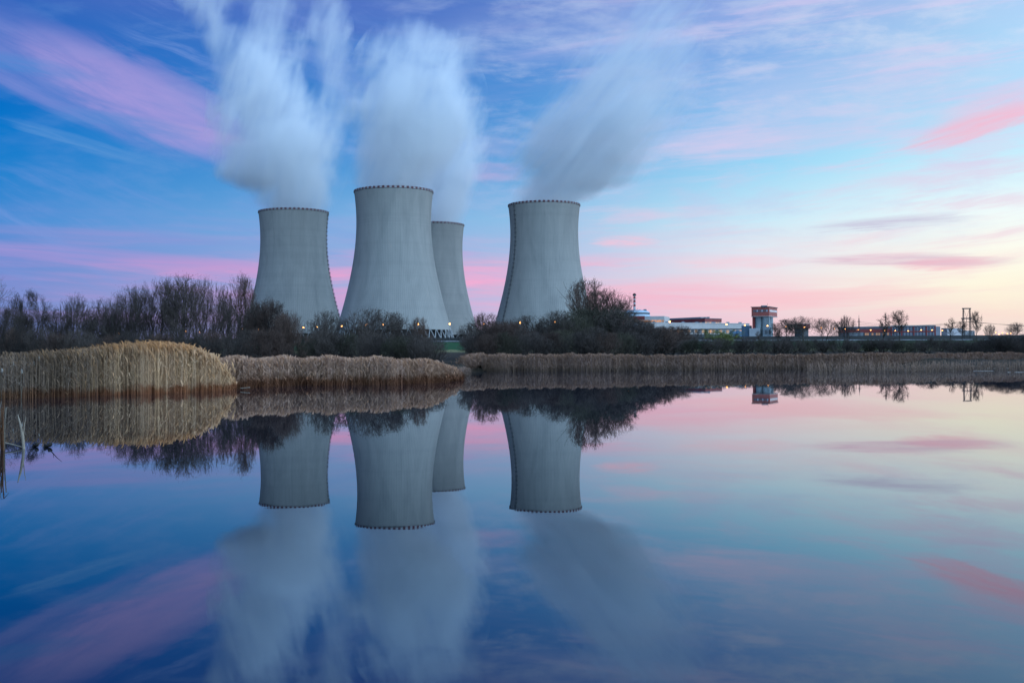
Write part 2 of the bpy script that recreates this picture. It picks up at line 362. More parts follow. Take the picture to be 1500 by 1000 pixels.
def build_ground():
    ys = np.concatenate([np.linspace(-400, -10, 8), np.linspace(-8, 8, 14), np.linspace(12, 38, 8), np.arange(40, 140, 1.5), np.arange(142, 300, 6), np.arange(305, 1200, 18), np.geomspace(1220, 20000, 22)])
    xs1 = np.concatenate([np.arange(0, 70, 1.5), np.geomspace(72, 20000, 40)])
    xs = np.concatenate([-xs1[::-1], xs1[1:]])
    X, Y = np.meshgrid(xs, ys); rng = np.random.default_rng(4)
    Z = ground_z(X, Y) + rng.normal(0, 1, X.shape) * np.clip((Y - 60) / 300, 0.0, 0.12) * (np.abs(X) < 800) * (Y < 1050)
    V = np.stack([X, Y, Z], -1).reshape(-1, 3); ny, nx = X.shape
    i = np.arange(ny - 1)[:, None] * nx + np.arange(nx - 1)[None]
    Q = np.stack([i, i + 1, i + nx + 1, i + nx], -1).reshape(-1, 4)
    m = bpy.data.materials.new('meadow'); m.use_nodes = True; t = NT(m.node_tree); b = t.n['Principled BSDF']
    tc = t.new('ShaderNodeTexCoord'); o = tc.outputs['Object']; y = t.sep(o)[1]
    n1 = t.noise(o, 0.05, 6.0, 0.6); n2 = t.noise(o, 1.3, 4.0)
    yy = t.m('ADD', y, t.m('MULTIPLY', n1, 60))
    dry = t.ramp(n2, [(0.3, (0.10, 0.105, 0.045)), (0.7, (0.20, 0.19, 0.09))])
    grs = t.ramp(n2, [(0.3, (0.010, 0.052, 0.018)), (0.7, (0.02, 0.08, 0.028))])
    sh = t.ramp(n2, [(0.3, (0.02, 0.016, 0.012)), (0.7, (0.05, 0.04, 0.028))])
    c = t.mix(t.mr(yy, 255, 285, 0, 1), sh, dry)
    c = t.mix(t.mr(yy, 335, 355, 0, 1), c, grs)
    c = t.mix(t.mr(yy, 880, 940, 0, 1), c, (0.014, 0.018, 0.016, 1))
    t.l.new(c, b.inputs['Base Color']); b.inputs['Roughness'].default_value = 0.95; b.inputs['Specular IOR Level'].default_value = 0.1
    tag(link('ground', mesh_np('ground', V, Q, m, True)), kind='structure')
    # pond
    w = bpy.data.materials.new('pond_water'); w.use_nodes = True; t = NT(w.node_tree); t.n.clear()
    out = t.new('ShaderNodeOutputMaterial'); gl = t.new('ShaderNodeBsdfGlossy'); df = t.new('ShaderNodeBsdfDiffuse'); ad = t.new('ShaderNodeAddShader')
    tc = t.new('ShaderNodeTexCoord')
    mp = t.new('ShaderNodeMapping'); t.l.new(tc.outputs['Object'], mp.inputs[0]); mp.inputs['Scale'].default_value = (0.5, 1.2, 1)
    n = t.noise(mp.outputs[0], 1.0, 3.0); bp = t.new('ShaderNodeBump'); bp.inputs['Strength'].default_value = 0.02; bp.inputs['Distance'].default_value = 0.02
    t.l.new(n, bp.inputs['Height'])
    cc = t.new('ShaderNodeCombineColor')
    for k, ior in enumerate((1.27, 1.41, 1.64)):   # blue tint put into the reflection: Fresnel a little stronger in the blue
        fr = t.new('ShaderNodeFresnel'); fr.inputs['IOR'].default_value = ior; t.l.new(bp.outputs[0], fr.inputs['Normal']); t.l.new(fr.outputs[0], cc.inputs[k])
    t.l.new(cc.outputs[0], gl.inputs['Color']); gl.inputs['Roughness'].default_value = 0.011; t.l.new(bp.outputs[0], gl.inputs['Normal'])
    df.inputs['Color'].default_value = (0.0006, 0.0015, 0.004, 1)
    t.l.new(gl.outputs[0], ad.inputs[0]); t.l.new(df.outputs[0], ad.inputs[1]); t.l.new(ad.outputs[0], out.inputs[0])
    V = [(-420, -60, 0), (420, -60, 0), (420, 190, 0), (-420, 190, 0)]
    tag(link('water', mesh_np('water', V, [(0, 1, 2, 3)], w)), kind='structure')
build_ground()

# ------------------------------------------------------------------ cooling towers
ZB = 18.6; TH = 153.9
def tower_r(z): return 38.7 * math.sqrt(1 + ((z - 122) / (96.0 if z < 122 else 90.0)) ** 2)
def shell_mesh():
    n = 160; zs = [9 + (TH - 2.0 - 9) * k / 70 for k in range(71)]
    prof = [(tower_r(z), z) for z in zs]
    inner = [(tower_r(z) - 0.9, z) for z in reversed(zs)]
    mb = MB(); full = prof + inner + [prof[0]]
    mb.lathe(full, n, caps=False); return mb.mesh('shell', M_CONC)
def rim_mesh():
    mb = MB(); n = 104; r1 = tower_r(TH) + 0.35; r0 = tower_r(TH) - 1.5
    for i in range(n):
        h = TH if i % 2 else TH - 0.25
        a, b = 2 * math.pi * i / n, 2 * math.pi * (i + 1) / n
        vs = []
        for z in (TH - 2.0, h):
            vs += [(r0 * math.cos(a), r0 * math.sin(a), z), (r1 * math.cos(a), r1 * math.sin(a), z), (r1 * math.cos(b), r1 * math.sin(b), z), (r0 * math.cos(b), r0 * math.sin(b), z)]
        mb.add(vs, [(3, 2, 1, 0), (4, 5, 6, 7), (0, 1, 5, 4), (1, 2, 6, 5), (2, 3, 7, 6), (3, 0, 4, 7)], i % 2)
    return mb.mesh('rim', [M_RIMW, M_RIMR])
SHELL, RIM = shell_mesh(), rim_mesh()
def leg_mesh():
    mb = MB(); rt = tower_r(9) - 0.3; rb = 62.0; da = math.pi / 46
    for s in (-1, 1):
        mb.tube([(rb, 0.25 * s, 0.2), (rt * math.cos(da * s * .92), rt * math.sin(da * s * .92), 9.3)], [0.62, 0.5], 6)
    return mb.mesh('support_leg', M_LEG)
LEG = leg_mesh()
def ladder_mesh():
    mb = MB()
    zs = [9 + (TH - 9) * k / 60 for k in range(61)]
    for s in (-0.35, 0.35): mb.tube([(tower_r(z) + 0.5, s, z) for z in zs], 0.09, 4)
    for s in (-0.7, 0.0, 0.7): mb.tube([(tower_r(z) + 1.35, s, z) for z in zs], 0.06, 4)
    k = 12.0
    while k < TH - 2:
        r = tower_r(k); mb.box(r - 0.2, r + 1.6, -1.05, 1.05, k, k + 0.95); k += 4.9
    return mb.mesh('ladder', mat('ladder_steel', (0.115, 0.12, 0.12), 0.6, 0.2, 1.0))
LADDER = ladder_mesh()
def basin_mesh():
    mb = MB(); mb.lathe([(66, -2.5), (66, 0.35), (64.6, 0.35), (64.6, -0.4)], 96, caps=False, sm=False); return mb.mesh('basin', M_LEG)
def fill_mesh():
    mb = MB(); mb.lathe([(52, -0.4), (52, 8.9)], 72, caps=True, sm=False); return mb.mesh('inlet_shade_fill', M_FILL)  # dark drum standing in for the shade behind the legs
BASIN, FILL = basin_mesh(), fill_mesh()
TOWERS = []
def tower(px, Z, label, ladder_deg):
    X = at(px, Z)
    t = thing('cooling_tower', label, 'cooling tower', (X, Z, ZB), 0, 'cooling towers of the power station')
    link('shell', SHELL, t); link('rim', RIM, t); link('basin', BASIN, t); link('inlet_shade_fill', FILL, t)
    l = link('ladder', LADDER, t); l.rotation_euler = (0, 0, R(ladder_deg))
    for k in range(46):
        g = link('support_leg', LEG, t); g.rotation_euler = (0, 0, 2 * math.pi * (k + .5) / 46)
    TOWERS.append((X, Z)); return t
# ladder angle: -90 faces the camera
tower(577.5, 1171, 'largest concrete cooling tower, nearest one with open slanted legs at its foot', 100)
tower(430.5, 1335, 'concrete cooling tower rising behind bare trees, steps on its right edge', -2)
tower(634.7, 1474, 'slim looking cooling tower half hidden behind the largest tower', 60)
tower(798, 1283, 'lone concrete cooling tower with dark ladder down its left side', 213)

# ------------------------------------------------------------------ steam
def steam(px0, ytop, Z, tracks, label, seed, dens=0.065, shear=0.25, tone=(0.965, 0.988, 1.0)):
    """tracks: lists of (photo row, left, right, density) read off the plume and turned into metres at the tower"""
    k = Z / F; X0 = at(px0, Z); Z0 = ztop(px0, ytop, Z)
    mb = MB(); m = bpy.data.materials.new('steam'); m.use_nodes = True; t = NT(m.node_tree); t.n.clear()
    out = t.new('ShaderNodeOutputMaterial'); pv = t.new('ShaderNodeVolumePrincipled')
    tc = t.new('ShaderNodeTexCoord'); P = tc.outputs['Object']
    x, y, z = t.sep(P)[:3]
    sd = seed * 7.13
    xs = t.m('ADD', x, t.m('MULTIPLY', z, -shear))
    big = t.noise(t.xyz(t.m('ADD', xs, sd * 30), y, t.m('MULTIPLY', z, 0.75)), 1 / 46.0, 3.0, 0.5, 0.6)
    fin = t.noise(t.xyz(t.m('ADD', xs, sd * 30 + 11), y, t.m('MULTIPLY', z, 0.42)), 1 / 17.0, 4.0, 0.6, 0.8)
    strk = t.noise(t.xyz(t.m('ADD', xs, sd * 17), y, t.m('MULTIPLY', z, 0.22)), 1 / 15.0, 4.0, 0.6, 0.5)
    disp = t.m('ADD', t.m('MULTIPLY', t.m('SUBTRACT', big, 0.5), 2.5), t.m('MULTIPLY', t.m('SUBTRACT', fin, 0.5), 1.25))
    tot = None
    for tr in tracks:
        pts = []
        for (py, xl, xr, dn, *dy) in tr:
            cx = ((xl + xr) / 2 - px0) * k; r = (xr - xl) / 2 * k
            pts.append((cx, (dy[0] if dy else 0.0), (ytop - py) * k, r, dn))
        z0, z1 = pts[0][2], pts[-1][2]
        cmin = min(p[0] for p in pts); cmax = max(p[0] for p in pts) + 1e-3; rm = max(p[3] for p in pts)
        ymin = min(p[1] for p in pts); ymax = max(p[1] for p in pts) + 1e-3
        T = t.mr(z, z0, z1, 0.0, 1.0, 'LINEAR')
        r1 = t.ramp(T, [((p[2] - z0) / (z1 - z0), ((p[0] - cmin) / (cmax - cmin), p[3] / rm, p[4])) for p in pts], 'EASE')
        cs = t.sep(r1)
        cx = t.m('MULTIPLY_ADD', cs[0], cmax - cmin, cmin); rr = t.m('MULTIPLY', cs[1], rm)
        dx = t.m('DIVIDE', t.m('SUBTRACT', x, cx), rr)
        dyv = t.m('DIVIDE', t.m('SUBTRACT', y, pts[0][1]), t.m('MULTIPLY', rr, 0.85))
        d = t.m('SQRT', t.m('ADD', t.m('MULTIPLY', dx, dx), t.m('MULTIPLY', dyv, dyv)))
        amp = t.m('ADD', t.mr(z, z0, z0 + 60.0, 0.12, 0.7), t.mr(z, z0 + 60.0, max(z1, z0 + 90.0), 0.0, 0.75))
        d = t.m('ADD', d, t.m('MULTIPLY', disp, amp))
        f = t.m('MULTIPLY', t.mr(d, 0.34, 1.12, 1.0, 0.0), cs[2])
        f = t.m('MULTIPLY', f, t.mr(z, z0 - 3.0, z0 + 0.5, 0.0, 1.0, 'LINEAR'))
        f = t.m('MULTIPLY', f, t.mr(z, z1 - 20.0, z1, 1.0, 0.0, 'LINEAR'))
        tot = f if tot is None else t.m('MAXIMUM', tot, f)
        n = 20; ring = []; NZ = 14
        full = []
        for i in range(NZ + 1):
            zz = z0 - 1.0 + (z1 - z0 + 1.0) * i / NZ
            zc = max(zz, z0)
            A = [np.interp(zc, [p[2] for p in pts], [p[j] for p in pts]) for j in (0, 3)]
            gr = 1.03 + 0.25 * min(1, (zc - z0) / 45.0)
            full.append([(A[0] + A[1] * gr * math.cos(2 * math.pi * q / n), pts[0][1] + A[1] * gr * .85 * math.sin(2 * math.pi * q / n), zz) for q in range(n)])
        vs = [p for row in full for p in row]
        fs = [(i * n + q, i * n + (q + 1) % n, (i + 1) * n + (q + 1) % n, (i + 1) * n + q) for i in range(NZ) for q in range(n)]
        fs += [tuple(reversed(range(n))), tuple(NZ * n + q for q in range(n))]
        mb.add(vs, fs)
    tot = t.m('MULTIPLY', tot, t.mr(strk, 0.33, 0.68, 0.35 if shear < .5 else 0.12, 1.45 if shear < .5 else 1.7))
    t.put(pv.inputs['Density'], t.m('MULTIPLY', tot, dens))
    pv.inputs['Color'].default_value = (*tone, 1); pv.inputs['Anisotropy'].default_value = 0.1
    t.l.new(pv.outputs[0], out.inputs['Volume'])
    o = mb.build('steam_plume', m); o.location = (X0, Z, Z0)
    if len(tracks) > 1:
        md = o.modifiers.new('union', 'REMESH'); md.mode = 'VOXEL'; md.voxel_size = 6.0
    tag(o, label, 'steam plume', 'steam plumes above the cooling towers')
    return o
steam(577.5, 276, 1171, [[(280, 520, 635, 1.0), (262, 512, 648, .9), (220, 508, 676, .9), (170, 506, 696, .95), (120, 518, 692, .75), (75, 538, 678, .5), (25, 562, 648, .2)],
                         [(130, 628, 690, .4), (80, 650, 705, .28), (30, 665, 712, .1)]],
      'broad white steam plume rising from the largest cooling tower', 1.0)
steam(430.5, 309, 1335, [[(313, 380, 481, .95), (290, 366, 492, .9), (250, 318, 496, .95), (205, 325, 500, .9), (150, 322, 466, .75), (100, 325, 448, .6), (55, 342, 442, .4), (15, 350, 440, .25), (-25, 360, 440, .1)],
                         [(150, 322, 392, .45), (100, 312, 376, .45), (50, 285, 358, .4), (-30, 250, 330, .3)],
                         [(210, 446, 508, .45), (140, 462, 524, .25), (70, 454, 514, .4), (-30, 460, 512, .35)]],
      'ragged steam plume with two high wisps above the leftmost cooling tower', 2.0)
steam(634.7, 325, 1474, [[(329, 590, 680, 1.0), (300, 592, 694, .95), (260, 600, 706, .95), (215, 620, 716, .7), (170, 640, 716, .3)]],
      'pale steam plume rising behind the right side of the largest tower', 3.0)
steam(798, 297, 1283, [[(301, 748, 849, .9), (285, 750, 885, .75), (262, 750, 938, .8), (225, 757, 972, .85), (185, 768, 1004, .8), (140, 808, 1014, .62), (95, 842, 1018, .48), (40, 880, 1026, .3), (-20, 905, 1040, .16)]],
      'thin grey steam drifting right from the lone right-hand cooling tower', 4.0, 0.046, 0.8, (0.9, 0.925, 0.94))

#@@PART2
# ------------------------------------------------------------------ perimeter rail on the crest of the embankment
def rail():
    t = thing('guard_rail', 'long pale guard rail along the crest of the embankment below the towers', 'guard rail', (0, 900, 0))
    mb = MB(); xs = list(range(-460, 521, 20))
    for a, b in zip(xs[:-1], xs[1:]):
        za, zb = gz(a, 900), gz(b, 900)
        mb.add([(a, 0, za + .45), (b, 0, zb + .45), (b, 0, zb + 1.0), (a, 0, za + 1.0), (a, .25, za + .45), (b, .25, zb + .45), (b, .25, zb + 1.0), (a, .25, za + 1.0)],
               [(0, 1, 2, 3), (7, 6, 5, 4), (3, 2, 6, 7), (4, 5, 1, 0)])
    mb.build('rail', mat('rail_steel', (0.30, 0.32, 0.34), 0.5, 0.15, 0.2), t)
    pm = MB(); pm.box(-.12, .12, .26, .5, -.4, .95); pme = pm.mesh('post', M_STEEL)
    for a in xs[::6]:
        p = link('post', pme, t); p.location = (a + 10, 0, gz(a + 10, 900))
rail()

# ------------------------------------------------------------------ buildings of the station
def win_strip(parent, A, B, z0, z1, n, m, name='window', gap=0.25, off=0.12, skip=()):
    A = Vector(A); B = Vector(B)
    for i in range(n):
        if i in skip: continue
        a = A.lerp(B, (i + gap / 2) / n); b = A.lerp(B, (i + 1 - gap / 2) / n)
        mb = MB(); mb.front(a, b, off + .3, z0, z1, 0, off); mb.build(name, m[i % len(m)] if isinstance(m, list) else m, parent)
def building(name, label, A, B, cat='building'):
    return thing(name, label, cat, (0, 0, 0))
PALE = mat('pale_cladding', (0.47, 0.45, 0.43), 0.55, 0.10, 0.05, stretch=(1, 1, .3))
PALEB = mat('blue_grey_cladding', (0.19, 0.21, 0.23), 0.5, 0.12, 0.06)
REDC = mat('dark_red_cladding', (0.24, 0.05, 0.045), 0.6, 0.15, 0.08)
REDB = mat('brick_red_cladding', (0.36, 0.10, 0.08), 0.6, 0.15, 0.08)
ROOF = mat('grey_roof', (0.17, 0.20, 0.23), 0.7, 0.15, 0.05)
DARKW = mat('dark_grey_cladding', (0.07, 0.08, 0.09), 0.7, 0.2, 0.08)  # plain dark grey for plinths, louvres, ribs and some roofs
GLASS = mat('dusk_glass', (0.03, 0.045, 0.06), 0.08, 0.1, 0.3, spec=0.9)
LIT = glow('lit_window', (1.0, 0.36, 0.12), 0.6)
LITD = glow('dim_lit_window', (1.0, 0.42, 0.25), 0.22)
M_LAMP = glow('lamp_bulb', (1.0, 0.38, 0.08), 13.0)
ZG = 18.0
def P(px, D): return (at(px, D), D)
def Zp(px, py, D): return ztop(px, py, D)

def reactor():
    D = 1800
    t = thing('reactor_building', 'pale reactor building with round top, red panel and striped chimney, beside the large bush', 'building', (at(941, D), D, ZG))
    o = Vector(t.location)
    def part(name, fn, m):
        mb = MB(); fn(mb); mb.v = [(x - o.x, y - o.y, z - o.z) for x, y, z in mb.v]; return mb.build(name, m, t)
    cx = at(934, D) ; r = 22.5; zt, zb = Zp(940, 455, D), Zp(940, 463.6, D)
    part('containment', lambda b: b.lathe([(r + 1, zb - 2), (r + 1, zb + 2.2), (r, zb + 2.6), (r, zt - 2), (r - 2.5, zt), (r * .6, zt + 1.6), (2, zt + 2.4)], 40, cx, D + 24), mat('containment_blue', (0.36, 0.45, 0.52), 0.5, 0.1, 0.06))
    part('louvre_band', lambda b: b.lathe([(r + .4, zb + 4.5), (r + .4, zb + 6.6)], 40, cx, D + 24, caps=False), DARKW)
    part('roof_equipment', lambda b: [b.box(at(945, D), at(949, D), D + 14, D + 20, zt - .5, zt + 3), b.box(at(938, D), at(940, D), D + 14, D + 20, zt - .5, zt + 2.4)], ROOF)
    part('wall', lambda b: b.front(P(926, 1790), P(973.5, 1776), 60, ZG - 1, Zp(958, 463.6, D)), PALE)
    part('red_panel', lambda b: b.front(P(927, 1789.7), P(944.6, 1784.5), 1, Zp(938, 468.6, D), Zp(938, 463.2, D), 0, .5), REDC)
    A, B = Vector(P(928, 1789.3)), Vector(P(973, 1776.2))
    for i in range(12):
        a, b2 = A.lerp(B, (i + .1) / 12), A.lerp(B, (i + .9) / 12)
        part('window', lambda q: q.front(a, b2, .8, Zp(950, 472.2, D), Zp(950, 469.2, D), 0, .35), LIT if i in (4, 5, 7, 8, 9, 10) else LITD)
    # striped chimney
    sx = at(932.2, D); zs0, zs1 = zt - 2, Zp(932, 429, D)
    st = part('chimney', lambda b: b.lathe([(2.0, zs0), (1.45, zs1 - 5), (1.45, zs1)], 16, sx, D + 24), mat('chimney_white', (0.5, 0.5, 0.5), 0.6, 0.1, 0.3))
    for k in (0.18, 0.38, 0.60, 0.80, .97):
        z = zs0 + (zs1 - zs0) * k
        w = MB(); w.lathe([(1.95, z - 1.7), (1.7, z + 1.7)], 16, sx - o.x, D + 24 - o.y); w.v = [(x, y, zz - o.z) for x, y, zz in w.v]; w.build('red_band', REDC, st)
    w = MB(); w.lathe([(1.6, zs1 - 3.4), (2.9, zs1 - 3), (2.9, zs1 - .6), (1.6, zs1 - .2)], 16, sx - o.x, D + 24 - o.y); w.v = [(x, y, zz - o.z) for x, y, zz in w.v]; w.build('platform', M_DKSTEEL, st)
reactor()

def simple(name, label, specs, loc, cat='building'):
    """specs: (part name, function(mb), material)"""
    t = thing(name, label, cat, loc); o = Vector(loc)
    for nm, fn, m in specs:
        mb = MB(); fn(mb); mb.v = [(x - o.x, y - o.y, z - o.z) for x, y, z in mb.v]; mb.build(nm, m, t)
    return t
def strips(A, B, n, z0, z1, mats_, name='window', fill=.8, off=.35):
    A = Vector(A); B = Vector(B); o = []
    for i in range(n):
        a, b = A.lerp(B, (i + .5 - fill / 2) / n), A.lerp(B, (i + .5 + fill / 2) / n)
        o.append((name, (lambda q, a=a, b=b: q.front(a, b, .8, z0, z1, 0, off)), mats_[i % len(mats_)]))
    return o
# long pale hall in front
def hall():
    D = 1690; A, B = P(943, 1680), P(1098, 1760)
    z1 = Zp(960, 473.2, D)
    specs = [('wall', lambda b: b.front(A, B, 40, ZG - 1, z1), PALE), ('roof', lambda b: b.front(A, B, 40, z1 + .02, z1 + 1.0, 0, .6), mat('hall_roof', (.55, .54, .52), .5, .06, .05))]
    specs += strips(A, B, 30, Zp(1000, 487, D), Zp(1000, 482.6, D), [LIT, LITD, DARKW, LITD, GLASS, LITD, GLASS, LITD, DARKW])
    specs += [('plinth', lambda b: b.front(A, B, 1, ZG - 1, Zp(1000, 489, D), 0, .5), DARKW)]
    for f in (.1, .22, .37, .5, .66, .8, .92):
        q = Vector(A).lerp(Vector(B), f); specs.append(('roof_vent', (lambda m, q=q: m.box(q.x - 2.2, q.x + 2.2, q.y + 8, q.y + 12, z1 + 1.0, z1 + 3.0)), ROOF))
    simple('pale_hall', 'long low white hall with glowing orange windows under the red building', specs, (at(1015, D), D, ZG))
hall()
def turbine():
    D = 1900; A, K, Bq = P(968, 1975), P(1032.7, 1880), P(1057, 1912)
    A, K, Bq = Vector(A), Vector(K), Vector(Bq)
    z1 = Zp(1033, 467, D); zb = ZG - 1
    u = (Bq - K); C4 = A + u
    def body(b, z0, z1, g=0.0):
        q = [A, K, Bq, C4]; c = sum(q, Vector((0, 0))) / 4; q = [p + (p - c).normalized() * g for p in q]
        vs = [(p.x, p.y, z0) for p in q] + [(p.x, p.y, z1) for p in q]
        b.add(vs, [(3, 2, 1, 0), (4, 5, 6, 7), (0, 1, 5, 4), (1, 2, 6, 5), (2, 3, 7, 6), (3, 0, 4, 7)])
    zr = Zp(1033, 471.3, D)
    specs = [('wall', lambda b: body(b, zb, zr), PALEB), ('red_fascia', lambda b: body(b, zr + .02, z1, .4), REDC),
             ('roof', lambda b: body(b, z1 + .02, z1 + .8, 1.0), ROOF),
             ('roof_monitor', lambda b: b.front(A.lerp(K, .05) + u * .3, A.lerp(K, .8) + u * .3, 14, z1 + .8, Zp(1010, 464, D)), PALEB)]
    for f in (.86, .93):
        q = A.lerp(K, f) + u * .4; specs.append(('roof_vent', (lambda m, q=q: m.box(q.x - 2, q.x + 2, q.y - 2, q.y + 2, z1 + .8, z1 + 3.4)), ROOF))
    specs += strips(K, Bq, 8, Zp(1045, 475, D), Zp(1045, 471.9, D), [LIT, LITD, LIT], fill=.7, off=.3)
    specs += strips(A, K, 18, Zp(1000, 475, D), Zp(1000, 472.2, D), [GLASS, LITD, GLASS, LITD, LITD], fill=.7, off=.3)
    simple('turbine_hall', 'dark red flat-roofed block with grey roof monitor behind the white hall', specs, (K.x, K.y, ZG))
turbine()
def silo():
    D = 1300; K = Vector(P(1127, D)); th = R(27)
    ul = Vector((-math.cos(th), math.sin(th))); ur = Vector((math.sin(th), math.cos(th)))
    a, b = 20.6, 38.0
    def quad(mb, z0, z1, g=0.0, aa=a, bb=b, o=(0, 0)):
        q = [K + ul * (aa + g) - ur * g + Vector(o), K - ul * g - ur * g + Vector(o), K + ur * (bb + g) - ul * g + Vector(o), K + ul * (aa + g) + ur * (bb + g) + Vector(o)]
        vs = [(p.x, p.y, z0) for p in q] + [(p.x, p.y, z1) for p in q]
        mb.add(vs, [(3, 2, 1, 0), (4, 5, 6, 7), (0, 1, 5, 4), (1, 2, 6, 5), (2, 3, 7, 6), (3, 0, 4, 7)])
    zt, zm = Zp(1127, 449.6, D), Zp(1127, 463.4, D)
    def cyl(mb, fl, fr, r): c = K + ul * fl + ur * fr; mb.lathe([(r, ZG - 1), (r, zm - .05)], 28, c.x, c.y)
    GR = mat('silo_concrete', (0.24, 0.29, 0.31), 0.85, 0.14, 0.25, stretch=(1, 1, .25))
    specs = [('head', lambda m: quad(m, zm + .6, zt), REDB), ('head_floor', lambda m: quad(m, zm, zm + .58, .5), PALE), ('roof', lambda m: quad(m, zt + .01, zt + .7, .8), DARKW),
             ('silo_cylinder', lambda m: cyl(m, 5.0, 5.2, 4.6), GR), ('silo_cylinder', lambda m: cyl(m, 13.6, 5.2, 3.9), GR), ('silo_cylinder', lambda m: cyl(m, 5.0, 19.2, 4.6), GR), ('silo_cylinder', lambda m: cyl(m, 13.6, 18.2, 3.9), GR),
             ('stair_slab', lambda m: m.front(K + ul * 20.2 + ur * 2, K + ul * 17.6 + ur * 2, 18, ZG - 1, zm - .05), REDC),
             ('rib', lambda m: quad(m, ZG - 1, zm - .05, 0, .9, .9, (K * 0) + ul * .2 + ur * .2), GR)]
    ca = K + ul * 9 + ur * 12
    specs += [('roof_hut', lambda m: m.box(ca.x - 3, ca.x + 3, ca.y - 3, ca.y + 3, zt + .7, zt + 2.4), ROOF), ('aerial', lambda m: m.tube([(ca.x + 4, ca.y, zt + .6), (ca.x + 4, ca.y, zt + 5)], .12, 5), M_DKSTEEL)]
    def strip2(A, B, n, m): return strips(A, B, n, Zp(1127, 456.4, D), Zp(1127, 453.4, D), m, fill=.82, off=.2)
    specs += strip2(K + ul * (a - 2), K + ul * 1.5, 9, [GLASS, GLASS, mat('sky_pane', (.3, .36, .42), .1, .1, .3, spec=.9)]) + strip2(K + ur * 1.2, K + ur * (b - 1.5), 6, [mat('bright_pane', (.5, .52, .55), .15, .1, .3, spec=.9)])
    s1 = Zp(1110, 480.5, D)
    specs += [('annex', lambda m: m.front(K + ul * 22 - ur * 5, K + ul * 10.5 - ur * 5, 6.9, ZG - 1, s1), mat('annex_white', (.42, .45, .47), .5, .08, .1)),
              ('annex', lambda m: m.front(K + ul * 6.5 - ur * 4, K - ul * 3 - ur * 4, 3.8, ZG - 1, Zp(1130, 479.8, D)), mat('annex_grey', (.22, .28, .32), .6, .14, .2)),
              ('annex', lambda m: m.front(K + ul * 32 - ur * 2, K + ul * 23 - ur * 2, 12, ZG - 1, Zp(1098, 476.4, D)), mat('annex_blue', (.07, .13, .19), .6, .14, .2))]
    specs += strips(K + ul * 6 - ur * 4, K - ul * 2.6 - ur * 4, 4, Zp(1130, 489, D), Zp(1130, 483, D), [PALEB, DARKW], fill=.7)
    simple('silo_building', 'tall red-headed block on round grey silos with a window band', specs, (K.x, K.y, ZG))
silo()
def striped():
    A, M_, B = Vector(P(1228, 1440)), Vector(P(1305, 1418)), Vector(P(1371, 1400))
    u = (B - A).normalized(); n = Vector((-u.y, u.x))
    zl = Zp(1290, 480.4, 1450); z2 = Zp(1371, 477, 1390)
    BLUE = mat('blue_panel', (0.10, 0.115, 0.15), .5, .12, .1); BLUP = mat('pale_blue_panel', (0.22, 0.23, 0.26), .5, .1, .1)
    specs = [('low_wing', lambda b: b.front(A, M_, 45, ZG - 1, zl), mat('wing_wall', (.13, .11, .13), .6, .15, .1)), ('wing_roof', lambda b: b.front(A, M_, 44, zl + .02, zl + 1.6, 0, .5), PALEB),
             ('red_fascia', lambda b: b.front(A, M_, 1, zl - 6.2, zl - 2.0, 0, .4), REDC),
             ('pale_annex', lambda b: b.front(P(1243, 1420), P(1265, 1415), 12, ZG - 1, Zp(1255, 487.5, 1450)), PALEB),
             ('main_block', lambda b: b.front(M_ + u * .05, B, 60, ZG - 1, z2), BLUE), ('roof', lambda b: b.front(M_ + u * .05, B, 60, z2 + .02, z2 + 1.2, 0, .4), PALE)]
    for i in range(14):
        a, b2 = M_.lerp(B, (i + .12) / 14), M_.lerp(B, (i + .62) / 14)
        specs.append(('panel', (lambda q, a=a, b2=b2: q.front(a, b2, .8, ZG, z2 - 1.0, 0, .25)), BLUP))
    for f in (0.0, .23, .5, .78, .97):
        a = M_.lerp(B, f)
        specs.append(('red_column', (lambda q, a=a: q.front(a, a + u * 1.6, 1.6, ZG, z2 - .2, 0, .7)), REDC))
    specs.append(('red_beam', lambda q: q.front(M_, B, 1.5, z2 - 7.4, z2 - 6.0, 0, .5), REDC))
    specs.append(('gable_wall', lambda b: b.front(B + u * .03 + n * .2, B + u * 5.2 + n * 2.5, 12, ZG - 1, z2 - .6), BLUP))
    specs += strips(A.lerp(M_, .38), A.lerp(M_, .97), 14, Zp(1280, 491, 1425), Zp(1280, 487.5, 1425), [GLASS, LITD, GLASS, LITD, LITD], off=.45)
    simple('striped_factory', 'long blue striped works building with dark red columns beyond the hedge', specs, (M_.x, M_.y, ZG))
striped()
simple('pale_block', 'small pale block with lamp at the right end of the striped works', [('wall', lambda b: b.front(P(1379, 1420), P(1388, 1412), 30, ZG - 1, Zp(1383, 481.4, 1415)), mat('warm_pale', (.4, .4, .42), .6, .1, .1)), ('roof', lambda b: b.front(P(1378.6, 1419.6), P(1388.4, 1411.6), 31, Zp(1383, 481.3, 1415), Zp(1383, 480.6, 1415)), ROOF)], (at(1383, 1415), 1415, ZG))
simple('purple_shed', 'low purplish shed between two pale blocks at the far right', [('wall', lambda b: b.front(P(1388.8, 1440), P(1395.5, 1436), 30, ZG - 1, Zp(1392, 484.6, 1438)), mat('purple_wall', (.22, .18, .24), .6, .1, .1)), ('roof', lambda b: b.front(P(1388.5, 1439.6), P(1395.8, 1435.6), 31, Zp(1392, 484.5, 1438), Zp(1392, 483.8, 1438)), DARKW)], (at(1392, 1438), 1438, ZG))
